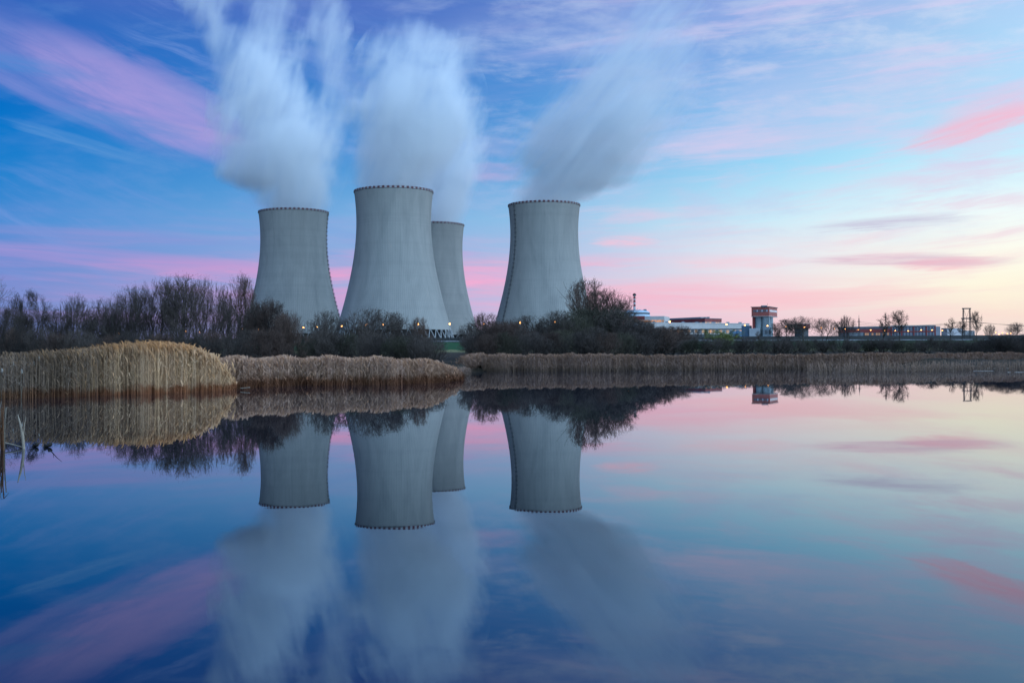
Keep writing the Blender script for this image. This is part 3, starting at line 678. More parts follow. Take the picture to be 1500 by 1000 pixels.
simple('ribbed_block', 'grey ribbed block, last building before the lattice pylon', [('wall', lambda b: b.front(P(1396, 1450), P(1404.5, 1442), 30, ZG - 1, Zp(1400, 484.8, 1445)), PALEB), ('roof', lambda b: b.front(P(1395.7, 1449.6), P(1404.8, 1441.6), 31, Zp(1400, 484.7, 1445), Zp(1400, 484, 1445)), ROOF)] + strips(P(1396, 1450), P(1404.5, 1442), 5, ZG, Zp(1400, 486, 1445), [DARKW], 'rib', .25, .2), (at(1400, 1445), 1445, ZG))
simple('red_box_building', 'small dark red boxy building seen through the spreading trees', [('upper_storey', lambda b: b.front(P(1163, 1330), P(1176, 1320), 14, Zp(1170, 480.8, 1325), Zp(1170, 474.8, 1325)), REDC), ('base', lambda b: b.front(P(1164, 1331), P(1175, 1322.5), 12, ZG - 1, Zp(1170, 480.85, 1325)), DARKW), ('roof', lambda b: b.front(P(1162.7, 1329.6), P(1176.3, 1319.6), 15, Zp(1170, 474.75, 1325), Zp(1170, 474.1, 1325)), ROOF)], (at(1170, 1325), 1325, ZG))
for px, r, lab in ((1074, 4.6, 'short blue storage tank nearest the white hall'), (1082, 5.2, 'blue storage tank in the middle of its row'), (1090, 4.4, 'blue storage tank closest to the silo building')):
    D = 1420; zt = Zp(px, 484.5, D)
    simple('storage_tank', lab, [('shell', lambda b: b.lathe([(r, ZG - .5), (r, zt - 1), (r * .5, zt), (.5, zt + .3)], 24, at(px, D), D), mat('tank_blue', (.07, .15, .24), .5, .15, .2)), ('top_rail', lambda b: b.lathe([(r + .1, zt - .6), (r + .1, zt - .3)], 24, at(px, D), D, caps=False), M_STEEL)], (at(px, D), D, ZG), 'storage tank')['group'] = 'blue storage tanks'
def pipe_bridge():
    D = 1500; t = thing('pipe_bridge', 'thin dark pipe bridge running along the front of the white hall', 'pipe bridge', (at(1040, D), D, ZG))
    z = Zp(1040, 482.6, D) - ZG; L = at(1088, D) - at(1040, D)
    mb = MB(); mb.tube([(-L, 0, z), (L, 0, z)], .5, 8); mb.tube([(-L, .9, z + .8), (L, .9, z + .8)], .3, 8); mb.build('pipe', M_DKSTEEL, t)
    pm = MB(); pm.box(-.2, .2, -.2, 1.2, -.5, z - .5); me = pm.mesh('post', M_DKSTEEL)
    for i in range(9):
        p = link('post', me, t); p.location = (-L + 2 * L * i / 8, 0, 0)
pipe_bridge()

# ------------------------------------------------------------------ masts, pylon, cables
def lattice(mb, x, y, z0, z1, w0, w1, n=8, r=.09):
    P4 = lambda f: [(x + sx * (w0 + (w1 - w0) * f), y + sy * (w0 + (w1 - w0) * f), z0 + (z1 - z0) * f) for sx, sy in ((-1, -1), (1, -1), (1, 1), (-1, 1))]
    for k in range(4): mb.tube([P4(0)[k], P4(1)[k]], r, 4)
    for i in range(n):
        a, b = P4(i / n), P4((i + 1) / n)
        for k in range(4): mb.tube([a[k], b[(k + 1) % 4]], r * .6, 3); mb.tube([a[(k + 1) % 4], b[k]], r * .6, 3)
def pylon():
    D = 1000; x = at(1416.3, D); g = gz(x, D); z1 = Zp(1416, 451, D) - g; zm = Zp(1416, 465.5, D) - g
    t = thing('portal_pylon', 'lattice portal pylon with two crossbeams above the far trees', 'pylon', (x, D, g))
    for s in (-1, 1):
        mb = MB(); lattice(mb, s * 2.9, 0, -.5, z1, .75, .35, 14, .13); mb.build('leg', M_DKSTEEL, t)
    for zz, w, nm in ((z1, 3.9, 'top_beam'), (zm, 4.8, 'cross_beam')):
        mb = MB(); mb.box(-w, w, -.45, .45, zz - 1.0, zz); mb.build(nm, M_DKSTEEL, t)
    mb = MB()
    for s in (-1, 1): mb.tube([(s * 2.5, 0, z1 - 1), (0, 0, zm)], .12, 4)
    mb.build('brace', M_DKSTEEL, t)
    for s in (-4, 0, 4):
        mb = MB(); mb.lathe([(.12, zm - 3.2), (.3, zm - 2.4), (.15, zm - 1.8), (.3, zm - 1.4), (.1, zm - 1)], 8, s); mb.build('insulator', M_DKSTEEL, t)
    return x, D, g + zm - 3.2
PX, PD, PZ = pylon()
MT = []
for px, py, w, lab in ((1237, 461, .35, 'left one of two thin masts standing close together in a bare tree'), (1240.6, 461.5, .35, 'right one of two thin masts standing close together in a bare tree'), (1258.5, 461.5, .7, 'tapering lattice mast standing alone above the striped works')):
    D = 1050; x = at(px, D); g = gz(x, D); h = Zp(px, py, D) - g
    t = thing('mast', lab, 'mast', (x, D, g), group='masts beside the works'); mb = MB(); lattice(mb, 0, 0, -.5, h * .86, w * 1.3, w * .35, 12, .1); mb.build('lattice', M_DKSTEEL, t)
    mb = MB(); mb.tube([(0, 0, h * .85), (0, 0, h)], .14, 5); mb.build('spike', M_DKSTEEL, t)
    mb = MB(); mb.box(-w * 2, w * 2, -.1, .1, h * .7, h * .7 + .35); mb.build('cross_arm', M_DKSTEEL, t)
    MT.append((x, D, g + h * .7))
def cable(a, b, sag, lab, r=.11):
    a = Vector(a); b = Vector(b); mb = MB()
    pts = [a.lerp(b, f / 14) - Vector((0, 0, sag * 4 * (f / 14) * (1 - f / 14))) for f in range(15)]
    mb.tube(pts, r, 4); tag(mb.build('power_cable', M_DKSTEEL), lab, 'cable', 'overhead power cables')
for i, s in enumerate((-4, 0, 4)):
    cable((PX + s, PD, PZ), (PX + s + 190, PD - 60, PZ + 2 - 2.5 * i), 6, ('topmost', 'middle', 'lowest')[i] + ' power cable running right from the lattice pylon')
    cable((PX + s, PD, PZ), (MT[2][0], MT[2][1], MT[2][2] - 1.5 * i), 3.5, ('topmost', 'middle', 'lowest')[i] + ' sagging cable between the lone mast and the pylon')
cable(MT[2], MT[1], .8, 'short cable between the lone mast and the paired masts')

# ------------------------------------------------------------------ street lamps along the perimeter road
def lamp_proto():
    t = thing('street_lamp', 'x', 'street lamp')
    mb = MB(); mb.lathe([(.16, -.5), (.13, 0.2), (.08, 9.2)], 8); mb.tube([(0, 0, 9.1), (0, -.3, 9.5), (0, -1.1, 9.65)], .06, 6); mb.build('pole', M_STEEL, t)
    h = MB(); h.lathe([(.1, 9.3), (.52, 9.42), (.62, 9.7), (.45, 10.0), (.1, 10.1)], 12, 0, -1.3); h.build('lamp_head', M_LAMP, t)
    return t
LP = lamp_proto(); first = True
ORD = ['first', 'second', 'third', 'fourth', 'fifth', 'sixth', 'seventh', 'eighth', 'ninth', 'tenth', 'eleventh', 'twelfth', 'thirteenth', 'fourteenth', 'fifteenth', 'sixteenth', 'seventeenth', 'eighteenth', 'nineteenth', 'twentieth']
ORD += ['twenty-' + o for o in ORD[:9]]; ORD += ['thirtieth'] + ['thirty-' + o for o in ORD[:9]]
def lamps(lst, where, zl=27.5, D=None, k=1.0):
    global first
    for i, (px, py) in enumerate(lst):
        d = D or (zl - CAMH) * F / (yh(px) - py)
        x = at(px, d); z = ztop(px, py, d); g = gz(x, d)
        o = LP if first else copy_tree(LP); first = False
        o.location = (x, d, z - 9.75); o['label'] = f'glowing orange street lamp, {ORD[i]} from the left {where}' if len(lst) > 1 else f'glowing orange street lamp {where}'
        o['group'] = 'lit lamps along the perimeter road'; o['category'] = 'street lamp'
        hh = z - g
        o.scale = (k, k, hh / 9.75); o.location.z = g + (hh - hh)  # stretched pole reaches its own ground
lamps([(175, 488), (185, 490), (204, 486), (220, 484), (236, 484), (254, 484), (273, 485), (293, 486), (356, 482.5), (379, 482)], 'behind the bare trees of the left bank')
lamps([(445, 479.5), (465, 478.5), (501, 477.5), (536.5, 475.5), (562, 475), (613, 474.5)], 'in front of the two left towers')
lamps([(659, 474.3)], "at the largest tower's right foot")
lamps([(709.5, 473.5), (762, 472.5), (813, 472)], 'before the lone right tower')
lamps([(921.5, 471), (981, 471), (1064, 475), (1091, 476)], 'before the reactor and the white hall')
lamps([(1124, 477), (1151, 478), (1178, 479), (1203, 480), (1222, 481.5)], 'between the silo block and the striped works')
lamps([(1238, 482), (1257, 482.8), (1275, 483.2), (1295, 484), (1311, 484.3), (1330, 484.5), (1349, 483.2), (1365, 483.2), (1380, 484)], 'along the front of the striped works')
lamps([(1325, 495), (1360, 494)], 'low down in front of the striped works', D=1300)
lamps([(1408.5, 485), (1423.5, 485), (1441, 491), (1451, 491), (1458, 487), (1463, 489.5), (1468, 487.5), (1475, 488.5), (1480, 488)], 'among the trees right of the works', D=1500, k=1.0)

# ------------------------------------------------------------------ bare trees and shrubs
def bark(name, a, b):
    m = bpy.data.materials.new(name); m.use_nodes = True; t = NT(m.node_tree); p = t.n['Principled BSDF']
    tc = t.new('ShaderNodeTexCoord'); oi = t.new('ShaderNodeObjectInfo')
    n = t.noise(tc.outputs['Object'], 0.9, 3.0)
    f = t.m('ADD', t.m('MULTIPLY', n, .6), t.m('MULTIPLY', oi.outputs['Random'], .4))
    t.l.new(t.ramp(f, [(0.25, a), (0.75, b)]), p.inputs['Base Color']); p.inputs['Roughness'].default_value = .9; p.inputs['Specular IOR Level'].default_value = .15
    return m
BK_TR = bark('bark', (.030, .027, .025), (.065, .057, .05))
BK_TW = bark('twig_brown', (.045, .038, .034), (.10, .08, .068))
BK_RD = bark('twig_red', (.06, .042, .035), (.125, .082, .064))
BK_OL = bark('twig_olive', (.045, .043, .030), (.095, .088, .06))
BK_GN = bark('willow_green', (.11, .13, .04), (.20, .22, .07))

def tubes(P0, P1, R0, R1, S):
    P0, P1 = np.asarray(P0, np.float64), np.asarray(P1, np.float64); R0, R1 = np.asarray(R0), np.asarray(R1)
    d = P1 - P0; d /= np.linalg.norm(d, axis=1, keepdims=True) + 1e-9
    ref = np.where(np.abs(d[:, 2:3]) > .9, np.array([[1., 0, 0]]), np.array([[0, 0, 1.]]))
    a = np.cross(d, ref); a /= np.linalg.norm(a, axis=1, keepdims=True); b = np.cross(d, a)
    an = np.arange(S) * 2 * np.pi / S
    ring = a[:, None] * np.cos(an)[None, :, None] + b[:, None] * np.sin(an)[None, :, None]
    V = np.concatenate([P0[:, None] + ring * R0[:, None, None], P1[:, None] + ring * R1[:, None, None]], 1)
    n = len(P0); base = np.arange(n)[:, None] * 2 * S; k = np.arange(S)[None]; k2 = (np.arange(S) + 1)[None] % S
    Q = np.stack([base + k, base + k2, base + S + k2, base + S + k], -1).reshape(-1, 4)
    return V.reshape(-1, 3), Q
def grow(seed, stems, H, lean, kids, ratio, ang, trunk_r, wob=.16, trop=.10, start=.3, levels=4, split=None, tip=.008, len0=1.0, topp=96, env=None):
    rng = random.Random(seed); seg = [[] for _ in range(2)]
    def rv(): return Vector((rng.gauss(0, 1), rng.gauss(0, 1), rng.gauss(0, 1)))
    def br(p, d, L, r, lv, st):
        n = max(2, int(5 - lv * .6)) if lv < levels else 2
        pts = [(p, r)]; rend = max(tip, r * (.35 if lv else .25))
        for i in range(n):
            d = (d + rv() * wob * (1 + .25 * lv) * .6 + Vector((0, 0, trop))).normalized()
            q = p + d * L / n; r2 = r + (rend - r) * (i + 1) / n
            seg[0 if lv < 2 else 1].append((p, q, max(tip, r + (rend - r) * i / n), max(tip, r2), lv))
            p = q; pts.append((p, r2))
        if lv >= levels: return
        nk = kids[lv]; nk = nk + rng.randint(-1, 1) if nk > 3 else nk
        for j in range(nk):
            f = st + (1 - st) * (j + rng.random()) / nk
            f = min(f, .999); i = int(f * n); g = f * n - i
            pp = pts[i][0].lerp(pts[i + 1][0], g); rr = pts[i][1] + (pts[i + 1][1] - pts[i][1]) * g
            dd = (pts[i + 1][0] - pts[i][0]).normalized()
            ax = dd.cross(rv()).normalized(); a = R(rng.uniform(*ang))
            nd = (dd * math.cos(a) + ax * math.sin(a)).normalized()
            l2 = L * ratio * rng.uniform(.65, 1.2) * (1.15 - .55 * (f - st) / (1 - st + 1e-6) if lv == 0 else 1)
            br(pp, nd, l2, max(tip, rr * rng.uniform(.45, .7)), lv + 1, .15)
    for k in range(stems):
        az = 2 * math.pi * (k + rng.random()) / stems; t = R(rng.uniform(*lean)) if stems > 1 else R(rng.uniform(0, 4))
        d = Vector((math.cos(az) * math.sin(t), math.sin(az) * math.sin(t), math.cos(t)))
        br(Vector((math.cos(az) * .25 * (stems > 1), math.sin(az) * .25 * (stems > 1), -.3)), d, H * len0 * rng.uniform(.8, 1.05) * (1 if stems == 1 else math.cos(t) * .35 + .65), trunk_r * rng.uniform(.8, 1.1), 0, start)
    top = np.percentile([s[1].z for s in seg[1]], topp); wd = np.percentile([math.hypot(s[1].x, s[1].y) for s in seg[1]], 88)
    if env:   # keep the crown inside a rounded outline with a ragged rim
        zc, up = env; er = random.Random(seed + 1)
        def keep(q):
            z = q[1].z / top; h = math.hypot(q[1].x, q[1].y) / (wd * 1.12)
            v = (z - zc) / up if z > zc else (zc - z) / (zc + .35)
            e = h * h + v * v
            return e < 1.0 + er.gauss(0, .13)
        seg[1] = [q for q in seg[1] if keep(q)]
        seg[0] = [q for q in seg[0] if q[1].z / top < .98]
    out = []
    for nm, S, idx in (('trunk', 5, 0), ('crown', 3, 1)):
        q = seg[idx]; V, Q = tubes([tuple(s[0]) for s in q], [tuple(s[1]) for s in q], [s[2] for s in q], [s[3] for s in q], S)
        V = V / np.array([top, top, top]) * 10.0
        out.append((nm, V, Q))
    return out, wd / top * 10.0
VAR = {}
def variant(key, crown_mat, trunk_mat=None, **kw):
    o, w = grow(**kw)
    VAR[key] = (mesh_np('trunk', o[0][1], o[0][2], trunk_mat or BK_TR), mesh_np('crown', o[1][1], o[1][2], crown_mat), w)
# all normalised to 10 m high
variant('spread', BK_TW, seed=11, stems=1, H=7.5, lean=(0, 5), kids=[11, 8, 7, 7], ratio=.62, ang=(24, 62), trunk_r=.2, start=.22, trop=.07, tip=0.008, topp=95, env=(.6, .42))
variant('fork', BK_TW, seed=12, stems=3, H=8, lean=(14, 34), kids=[8, 7, 7, 7], ratio=.56, ang=(22, 55), trunk_r=.16, start=.32, trop=.07, tip=0.008, topp=94, env=(.6, .42))
variant('fork2', BK_TW, seed=13, stems=2, H=8.5, lean=(10, 28), kids=[10, 7, 7, 7], ratio=.54, ang=(25, 55), trunk_r=.17, start=.28, trop=.06, tip=0.008, topp=95, env=(.6, .42))
variant('round', BK_TW, seed=21, stems=8, H=8.5, lean=(6, 44), kids=[7, 6, 6, 5], ratio=.54, ang=(14, 42), trunk_r=.11, start=.2, trop=.08, tip=0.0075, topp=92, env=(.5, .52))
variant('round2', BK_TW, seed=22, stems=9, H=8.5, lean=(4, 48), kids=[7, 6, 6, 5], ratio=.52, ang=(14, 44), trunk_r=.10, start=.15, trop=.08, tip=0.0075, topp=92, env=(.5, .52))
variant('sparse', BK_RD, seed=31, stems=4, H=9, lean=(5, 26), kids=[9, 7, 6, 5], ratio=.50, ang=(18, 42), trunk_r=.12, start=.22, trop=.11, tip=0.0085, topp=95, env=(.55, .47))
variant('bushr', BK_RD, seed=41, stems=13, H=7, lean=(6, 64), kids=[7, 5, 5, 3], ratio=.56, ang=(16, 48), trunk_r=.09, start=.1, trop=.07, tip=0.012, topp=93, env=(.45, .58))
variant('bush', BK_TW, seed=42, stems=13, H=7, lean=(6, 66), kids=[7, 5, 5, 3], ratio=.56, ang=(16, 50), trunk_r=.09, start=.08, trop=.07, tip=0.012, topp=92, env=(.45, .58))
variant('busho', BK_OL, seed=43, stems=14, H=7, lean=(6, 68), kids=[7, 5, 5, 3], ratio=.56, ang=(16, 50), trunk_r=.09, start=.08, trop=.07, tip=0.013, topp=92, env=(.4, .62))
variant('tall', BK_RD, seed=51, stems=1, H=9, lean=(0, 3), kids=[17, 8, 7, 4], ratio=.40, ang=(25, 62), trunk_r=.16, start=.2, trop=.09, tip=.015, topp=96, env=(.55, .47))
variant('tall2', BK_TW, seed=52, stems=1, H=9, lean=(0, 3), kids=[15, 9, 7, 4], ratio=.46, ang=(25, 58), trunk_r=.17, start=.24, trop=.09, tip=.015, topp=96, env=(.6, .42))
variant('willow', BK_GN, seed=61, stems=7, H=8, lean=(8, 50), kids=[8, 6, 6, 3], ratio=.5, ang=(20, 55), trunk_r=.1, start=.1, trop=.05, tip=.025)
RT = random.Random(77)
PROTO = {}
def plant(key, px, py, D, label, width=None, name=None, group=None, cat=None, sink=0.15):
    """a tree or shrub whose tip reaches photo point (px, py) at distance D; width in photo pixels"""
    x = at(px, D); g = gz(x, D) - sink; h = max(.8, ztop(px, py, D) - g)
    tr, cr, w = VAR[key]
    s = h / 10.0; sx = s if width is None else (width / 2 / F * D) / (w * 1.0)
    bush = key.startswith(('bush', 'willow'))
    name = name or ('shrub' if bush else 'bare_tree')
    if key not in PROTO:
        o = thing(name, label, cat or ('shrub' if bush else 'tree')); link('trunk' if not bush else 'stems', tr, o); link('crown', cr, o); PROTO[key] = o
    else: o = copy_tree(PROTO[key]); 
    o.name = name
    o['label'] = label; o['category'] = cat or ('shrub' if bush else 'tree')
    if group: o['group'] = group
    elif 'group' in o: del o['group']
    o.location = (x, D, g); o.scale = (sx, sx, s); o.rotation_euler = (0, 0, RT.uniform(0, 6.28))
    return o
GL = 'bare trees on the left bank'
plant('spread', -22, 404, 92, 'bare tree cut off by the left edge of the picture', 92, group=GL)
plant('fork', 45, 428, 100, 'wide forked bare tree, second from the left edge', 74, group=GL)
plant('round', 106, 434, 103, 'dense upright bare tree behind the pale left reeds', 74, group=GL)
plant('fork2', 152, 438, 106, 'loose dark bare tree left of the big rounded clump', 60, group=GL)
plant('round2', 196, 421, 98, 'left shoulder tree of the big rounded clump', 84, group=GL)
plant('round', 232, 411, 99, 'second tree from the left in the big rounded clump', 98, group=GL)
plant('round2', 266, 405, 98, 'tall middle tree of the big rounded clump', 96, group=GL)
plant('round', 300, 409, 100, 'right-hand tree of the big rounded clump', 84, group=GL)
plant('sparse', 350, 402, 104, 'thin bare tree with upright reddish twigs beside the leftmost tower', 58, group=GL)
plant('fork', 8, 452, 88, 'low bare tree under the forked tree at the left edge', 60, group=GL)
GM = 'shrubs on the bank before the towers'
plant('bushr', 390, 440, 100, 'tall reddish shrub before the foot of the leftmost tower', 78, group=GM)
plant('bushr', 422, 458, 98, 'sloping reddish shrub right of the tallest reddish shrub', 60, group=GM)
plant('bush', 476, 457, 112, 'rounded grey shrub between the two left towers', 62, group=GM)
plant('bush', 540, 454, 112, 'broad domed shrub in front of the largest tower', 96, group=GM)
plant('bush', 578, 459, 115, 'right half of the domed shrub before the largest tower', 66, group=GM)
plant('sparse', 618, 464, 118, 'thin sparse sapling before the right foot of the largest tower', 40, group=GM)
plant('bush', 612, 490, 112, 'low shrub at the right end of the middle hedge', 64, group=GM)
GR_ = 'shrubs before the lone right tower'
plant('sparse', 716, 458, 150, 'reddish young tree in the gap left of the lone tower', 60, group=GR_)
plant('bushr', 728, 474, 145, 'low reddish shrub right of the grassy gap', 66, group=GR_)
plant('bush', 775, 463, 170, 'grey shrub before the left foot of the lone tower', 76, group=GR_)
plant('bush', 815, 456, 165, 'grey shrub before the middle of the lone tower', 72, group=GR_)
plant('sparse', 868, 408, 205, 'tall reddish tree rising above the big shrub, left stem', 84, group=GR_)
plant('sparse', 893, 422, 208, 'shorter reddish tree leaning right above the big shrub', 74, group=GR_)
plant('round', 904, 440, 210, 'rounded tree crown at the right behind the big shrub', 50, group=GR_)
plant('busho', 876, 448, 185, 'biggest rounded shrub, olive dark, right of the lone tower', 150, group=GR_)
plant('busho', 842, 452, 188, 'left shoulder of the biggest rounded shrub', 112, group=GR_)
plant('bush', 905, 455, 180, 'grey right shoulder of the biggest rounded shrub', 88, group=GR_)
plant('busho', 910, 470, 182, 'right flank of the biggest rounded shrub', 66, group=GR_)
plant('sparse', 946, 468, 260, 'thin tree in front of the reactor windows', 30, group=GR_)
plant('bushr', 985, 477, 240, 'brown rounded shrub before the white hall', 80, group=GR_)
plant('bush', 1000, 486, 300, 'small grey shrub beside the brown rounded shrub', 50, group=GR_)
plant('willow', 1055, 485, 420, 'yellow-green willow before the blue tanks', 46)
GF = 'bare trees on the far bank'
plant('fork', 1152, 468, 480, 'left spreading tree of the trio right of the silo block', 56, group=GF)
plant('spread', 1178, 463, 470, 'widest spreading tree of the trio, in the middle', 62, group=GF)
plant('fork2', 1206, 466, 490, 'right tree of the trio before the pale sky', 42, group=GF)
plant('round', 1241, 463, 620, 'rounded bare tree around the paired masts', 28, group=GF)
plant('tall2', 1229, 470, 700, 'small faint tree left of the paired masts', 16, group=GF)
plant('tall', 1294, 457, 600, 'left one of two tall trees behind the striped works', 24, group=GF)
plant('tall2', 1317, 453.5, 600, 'right one of two tall trees behind the striped works', 28, group=GF)
plant('tall', 1391.5, 464, 800, 'faint slender tree left of the pylon', 18, group=GF)
plant('tall2', 1410, 470, 800, 'small tree at the foot of the pylon', 18, group=GF)
plant('tall2', 1430, 455, 560, 'dark narrow tree right of the pylon', 19, group=GF)
plant('round', 1450, 475, 700, 'low round tree right of the dark narrow tree', 20, group=GF)
plant('spread', 1492, 472, 560, 'spreading tree at the right edge of the far bank', 36, group=GF)
for i, (px, py) in enumerate(((998, 483), (1010, 480), (1022, 482), (1036, 481), (1078, 488), (1112, 484), (1140, 484))):
    plant('tall' if i % 2 else 'tall2', px, py, 700 + 20 * i, f'slender far sapling, {ORD[i]} from the left, before the white hall and silos', 12, group='saplings before the white hall')
for i, (px, py, w) in enumerate(((22, 456, 80), (72, 452, 84), (128, 455, 80), (172, 452, 76), (334, 440, 70), (372, 446, 60))):
    plant(('round2', 'round', 'bush')[i % 3], px, py, 96 + i, f'low thick bare tree filling the gaps of the left bank, {ORD[i]} from the left', w, name='bare_tree', cat='tree', group='low thick trees of the left bank')
for i, (px, py, w) in enumerate(((694, 474, 60), (748, 470, 80), (838, 462, 80), (940, 470, 84), (962, 478, 76))):
    plant(('bush', 'bushr', 'busho')[i % 3], px, py, 160 + 3 * i, f'full shrub in the scrub around the lone tower, {ORD[i]} from the left', w, group='full shrubs around the lone tower')
# dark hedges: rows of single shrubs
def hedge(lst, where, group, keys, wid):
    for i, (px, py, D) in enumerate(sorted(lst)):
        plant(keys[i % len(keys)], px, py, D, f'dark shrub, {ORD[i]} from the left in {where}', wid * RT.uniform(.85, 1.2), group=group)
hl = []
for i in range(17): hl.append((-12 + i * 25, 487 + RT.uniform(-6, 5), 84 + RT.uniform(0, 8)))
hedge(hl, 'the low hedge under the left trees', 'left bank hedge shrubs', ['bush', 'bushr', 'bush'], 62)
hl = [(400 + i * 23, 486 + RT.uniform(-5, 5) + (6 if i > 7 else 0), 94 + RT.uniform(0, 10)) for i in range(11)]
hedge(hl, 'the low hedge before the two left towers', 'middle hedge shrubs', ['bush', 'bush', 'busho'], 52)
hl = [(700 + i * 21, 484 + RT.uniform(-5, 5), 138 + RT.uniform(0, 14)) for i in range(12)]
hedge(hl, 'the hedge before the lone tower', 'hedge shrubs before the lone tower', ['bush', 'bushr', 'busho', 'bush'], 52)
hl = [(952 + i * 17, 497 + RT.uniform(-2.5, 1.5) + (3 if i < 4 else 0), 185 + RT.uniform(0, 25)) for i in range(34)]
hedge(hl, 'the long hedge behind the right reeds', 'far right hedge shrubs', ['bush', 'busho', 'bush'], 44)
for i, (px, py) in enumerate(((1455, 493), (1475, 489.5), (1497, 489), (1512, 490))):
    plant('bush', px, py, 170, f'higher dark shrub, {ORD[i]} from the left at the right end of the long hedge', 46, group='tall shrubs ending the right hedge')

# ------------------------------------------------------------------ reeds
def strip_set(Pts, W, side, tint):
    """Pts (n,k,3), W (n,k), side (n,3), tint (n,4) -> verts, quads, colours"""
    n, k, _ = Pts.shape
    V = np.concatenate([Pts - side[:, None] * W[..., None] / 2, Pts + side[:, None] * W[..., None] / 2], 2).reshape(n, k, 2, 3)
    base = (np.arange(n) * k * 2)[:, None] + (np.arange(k - 1) * 2)[None]
    Q = np.stack([base, base + 1, base + 3, base + 2], -1).reshape(-1, 4)
    C = np.repeat(tint[:, None], k * 2, 1).reshape(-1, 4)
    return V.reshape(-1, 3), Q, C
class Pack:
    def __init__(s): s.V = []; s.Q = []; s.C = []; s.n = 0
    def add(s, V, Q, C): s.V.append(V); s.Q.append(Q + s.n); s.C.append(C); s.n += len(V)
    def mesh(s, name, m): return mesh_np(name, np.concatenate(s.V), np.concatenate(s.Q), m, False, np.concatenate(s.C))
def reed_mat(name, low, mid, top, z1, z2):
    """dead reed straw: rusty wet sheaths at the base, straw stems, tint per stalk"""
    m = bpy.data.materials.new(name); m.use_nodes = True; t = NT(m.node_tree); b = t.n['Principled BSDF']
    tc = t.new('ShaderNodeTexCoord'); z = t.sep(tc.outputs['Object'])[2]
    at_ = t.new('ShaderNodeAttribute', attribute_name='tint')
    n = t.noise(tc.outputs['Object'], 1.6, 4.0)
    zz = t.m('ADD', z, t.m('MULTIPLY', t.m('SUBTRACT', n, .5), 1.1))
    c = t.mix(t.mr(zz, z1[0], z1[1], 0, 1), low, mid); c = t.mix(t.mr(zz, z2[0], z2[1], 0, 1), c, top)
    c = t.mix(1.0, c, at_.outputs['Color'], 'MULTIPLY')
    t.l.new(c, b.inputs['Base Color']); b.inputs['Roughness'].default_value = .75; b.inputs['Specular IOR Level'].default_value = .2
    return m
def reeds(name, label, m, X, Y, Hh, seed, zb=-.25, w=.016, leaves=3, leaf_len=.5, head=.26, lean=.05, droop=.5, tintv=.25, headw=.05, cat='reeds', broken=.0, shade=None):
    rng = np.random.default_rng(seed); n = len(X); pk = Pack(); Hh = np.maximum(.25, Hh - head * .6)
    az = rng.uniform(0, 2 * np.pi, n); ln = np.abs(rng.normal(0, lean, n)); br_ = rng.random(n) < broken; ln = np.where(br_, rng.uniform(.3, 1.1, n), ln)
    z0 = np.maximum(ground_z(X, Y), -.3) - .05
    dirn = np.stack([np.cos(az), np.sin(az), np.zeros(n)], -1)
    def pos(f):  # f (n,) or scalar along the stalk
        f = np.broadcast_to(f, (n,)); L = Hh
        return np.stack([X, Y, z0], -1) + dirn * (ln * L * f ** 1.6)[:, None] + np.array([0, 0, 1.]) * ((L - z0) * f * np.sqrt(np.maximum(.1, 1 - np.minimum(.9, ln * f) ** 2)))[:, None]
    yaw = rng.uniform(-.7, .7, n); side = np.stack([np.cos(yaw), np.sin(yaw), np.zeros(n)], -1)
    g = rng.uniform(1 - tintv, 1 + tintv, n); warm = rng.uniform(-.12, .12, n)
    tint = np.stack([g * (1 + warm * .4), g, g * (1 - warm), np.ones(n)], -1)
    if shade is not None: tint[:, :3] *= shade
    P_ = np.stack([pos(f) for f in (0, .35, .7, 1.0)], 1)
    pk.add(*strip_set(P_, np.broadcast_to(np.array([1.2, 1., .8, .45]) * w, (n, 4)), side, tint))
    for k in range(leaves):
        f0 = rng.uniform(.25, .92, n); p = pos(f0); a = rng.uniform(0, 2 * np.pi, n); L = leaf_len * rng.uniform(.5, 1.3, n)
        hd = np.stack([np.cos(a), np.sin(a), np.zeros(n)], -1); up = rng.uniform(.25, 1.0, n)
        q1 = p + hd * (L * .35)[:, None] + np.array([0, 0, 1.]) * (L * .45 * up)[:, None]
        q2 = p + hd * (L * .85)[:, None] + np.array([0, 0, 1.]) * (L * (.5 * up - droop * rng.uniform(.1, 1.1, n)))[:, None]
        sd = np.cross(hd, np.array([0, 0, 1.])) * .5 + side * .7; sd /= np.linalg.norm(sd, axis=1, keepdims=True)
        pk.add(*strip_set(np.stack([p, q1, q2], 1), np.broadcast_to(np.array([1., 1.2, .3]) * w * 1.1, (n, 3)), sd, tint * np.array([.95, .95, .95, 1])))
    if head > 0:
        p = pos(1.0); a = rng.normal(2.6, .7, n); hd = np.stack([np.cos(a), np.sin(a), np.zeros(n)], -1)
        L = head * rng.uniform(.6, 1.25, n)
        for s2 in (side, np.cross(side, np.array([0, 0, 1.]))):
            q0 = p - np.array([0, 0, 1.]) * (L * .15)[:, None]; q1 = p + hd * (L * .12)[:, None] + np.array([0, 0, 1.]) * (L * .3)[:, None]
            q2 = p + hd * (L * .38)[:, None] + np.array([0, 0, 1.]) * (L * .62)[:, None]; q3 = p + hd * (L * .75)[:, None] + np.array([0, 0, 1.]) * (L * .72)[:, None]
            pk.add(*strip_set(np.stack([q0, q1, q2, q3], 1), np.broadcast_to(np.array([.3, 1., .8, .15]) * headw, (n, 4)), s2, tint * np.array([.92, .85, .78, 1])))
    return tag(link(name, pk.mesh(name, m)), label, cat, kind='stuff')
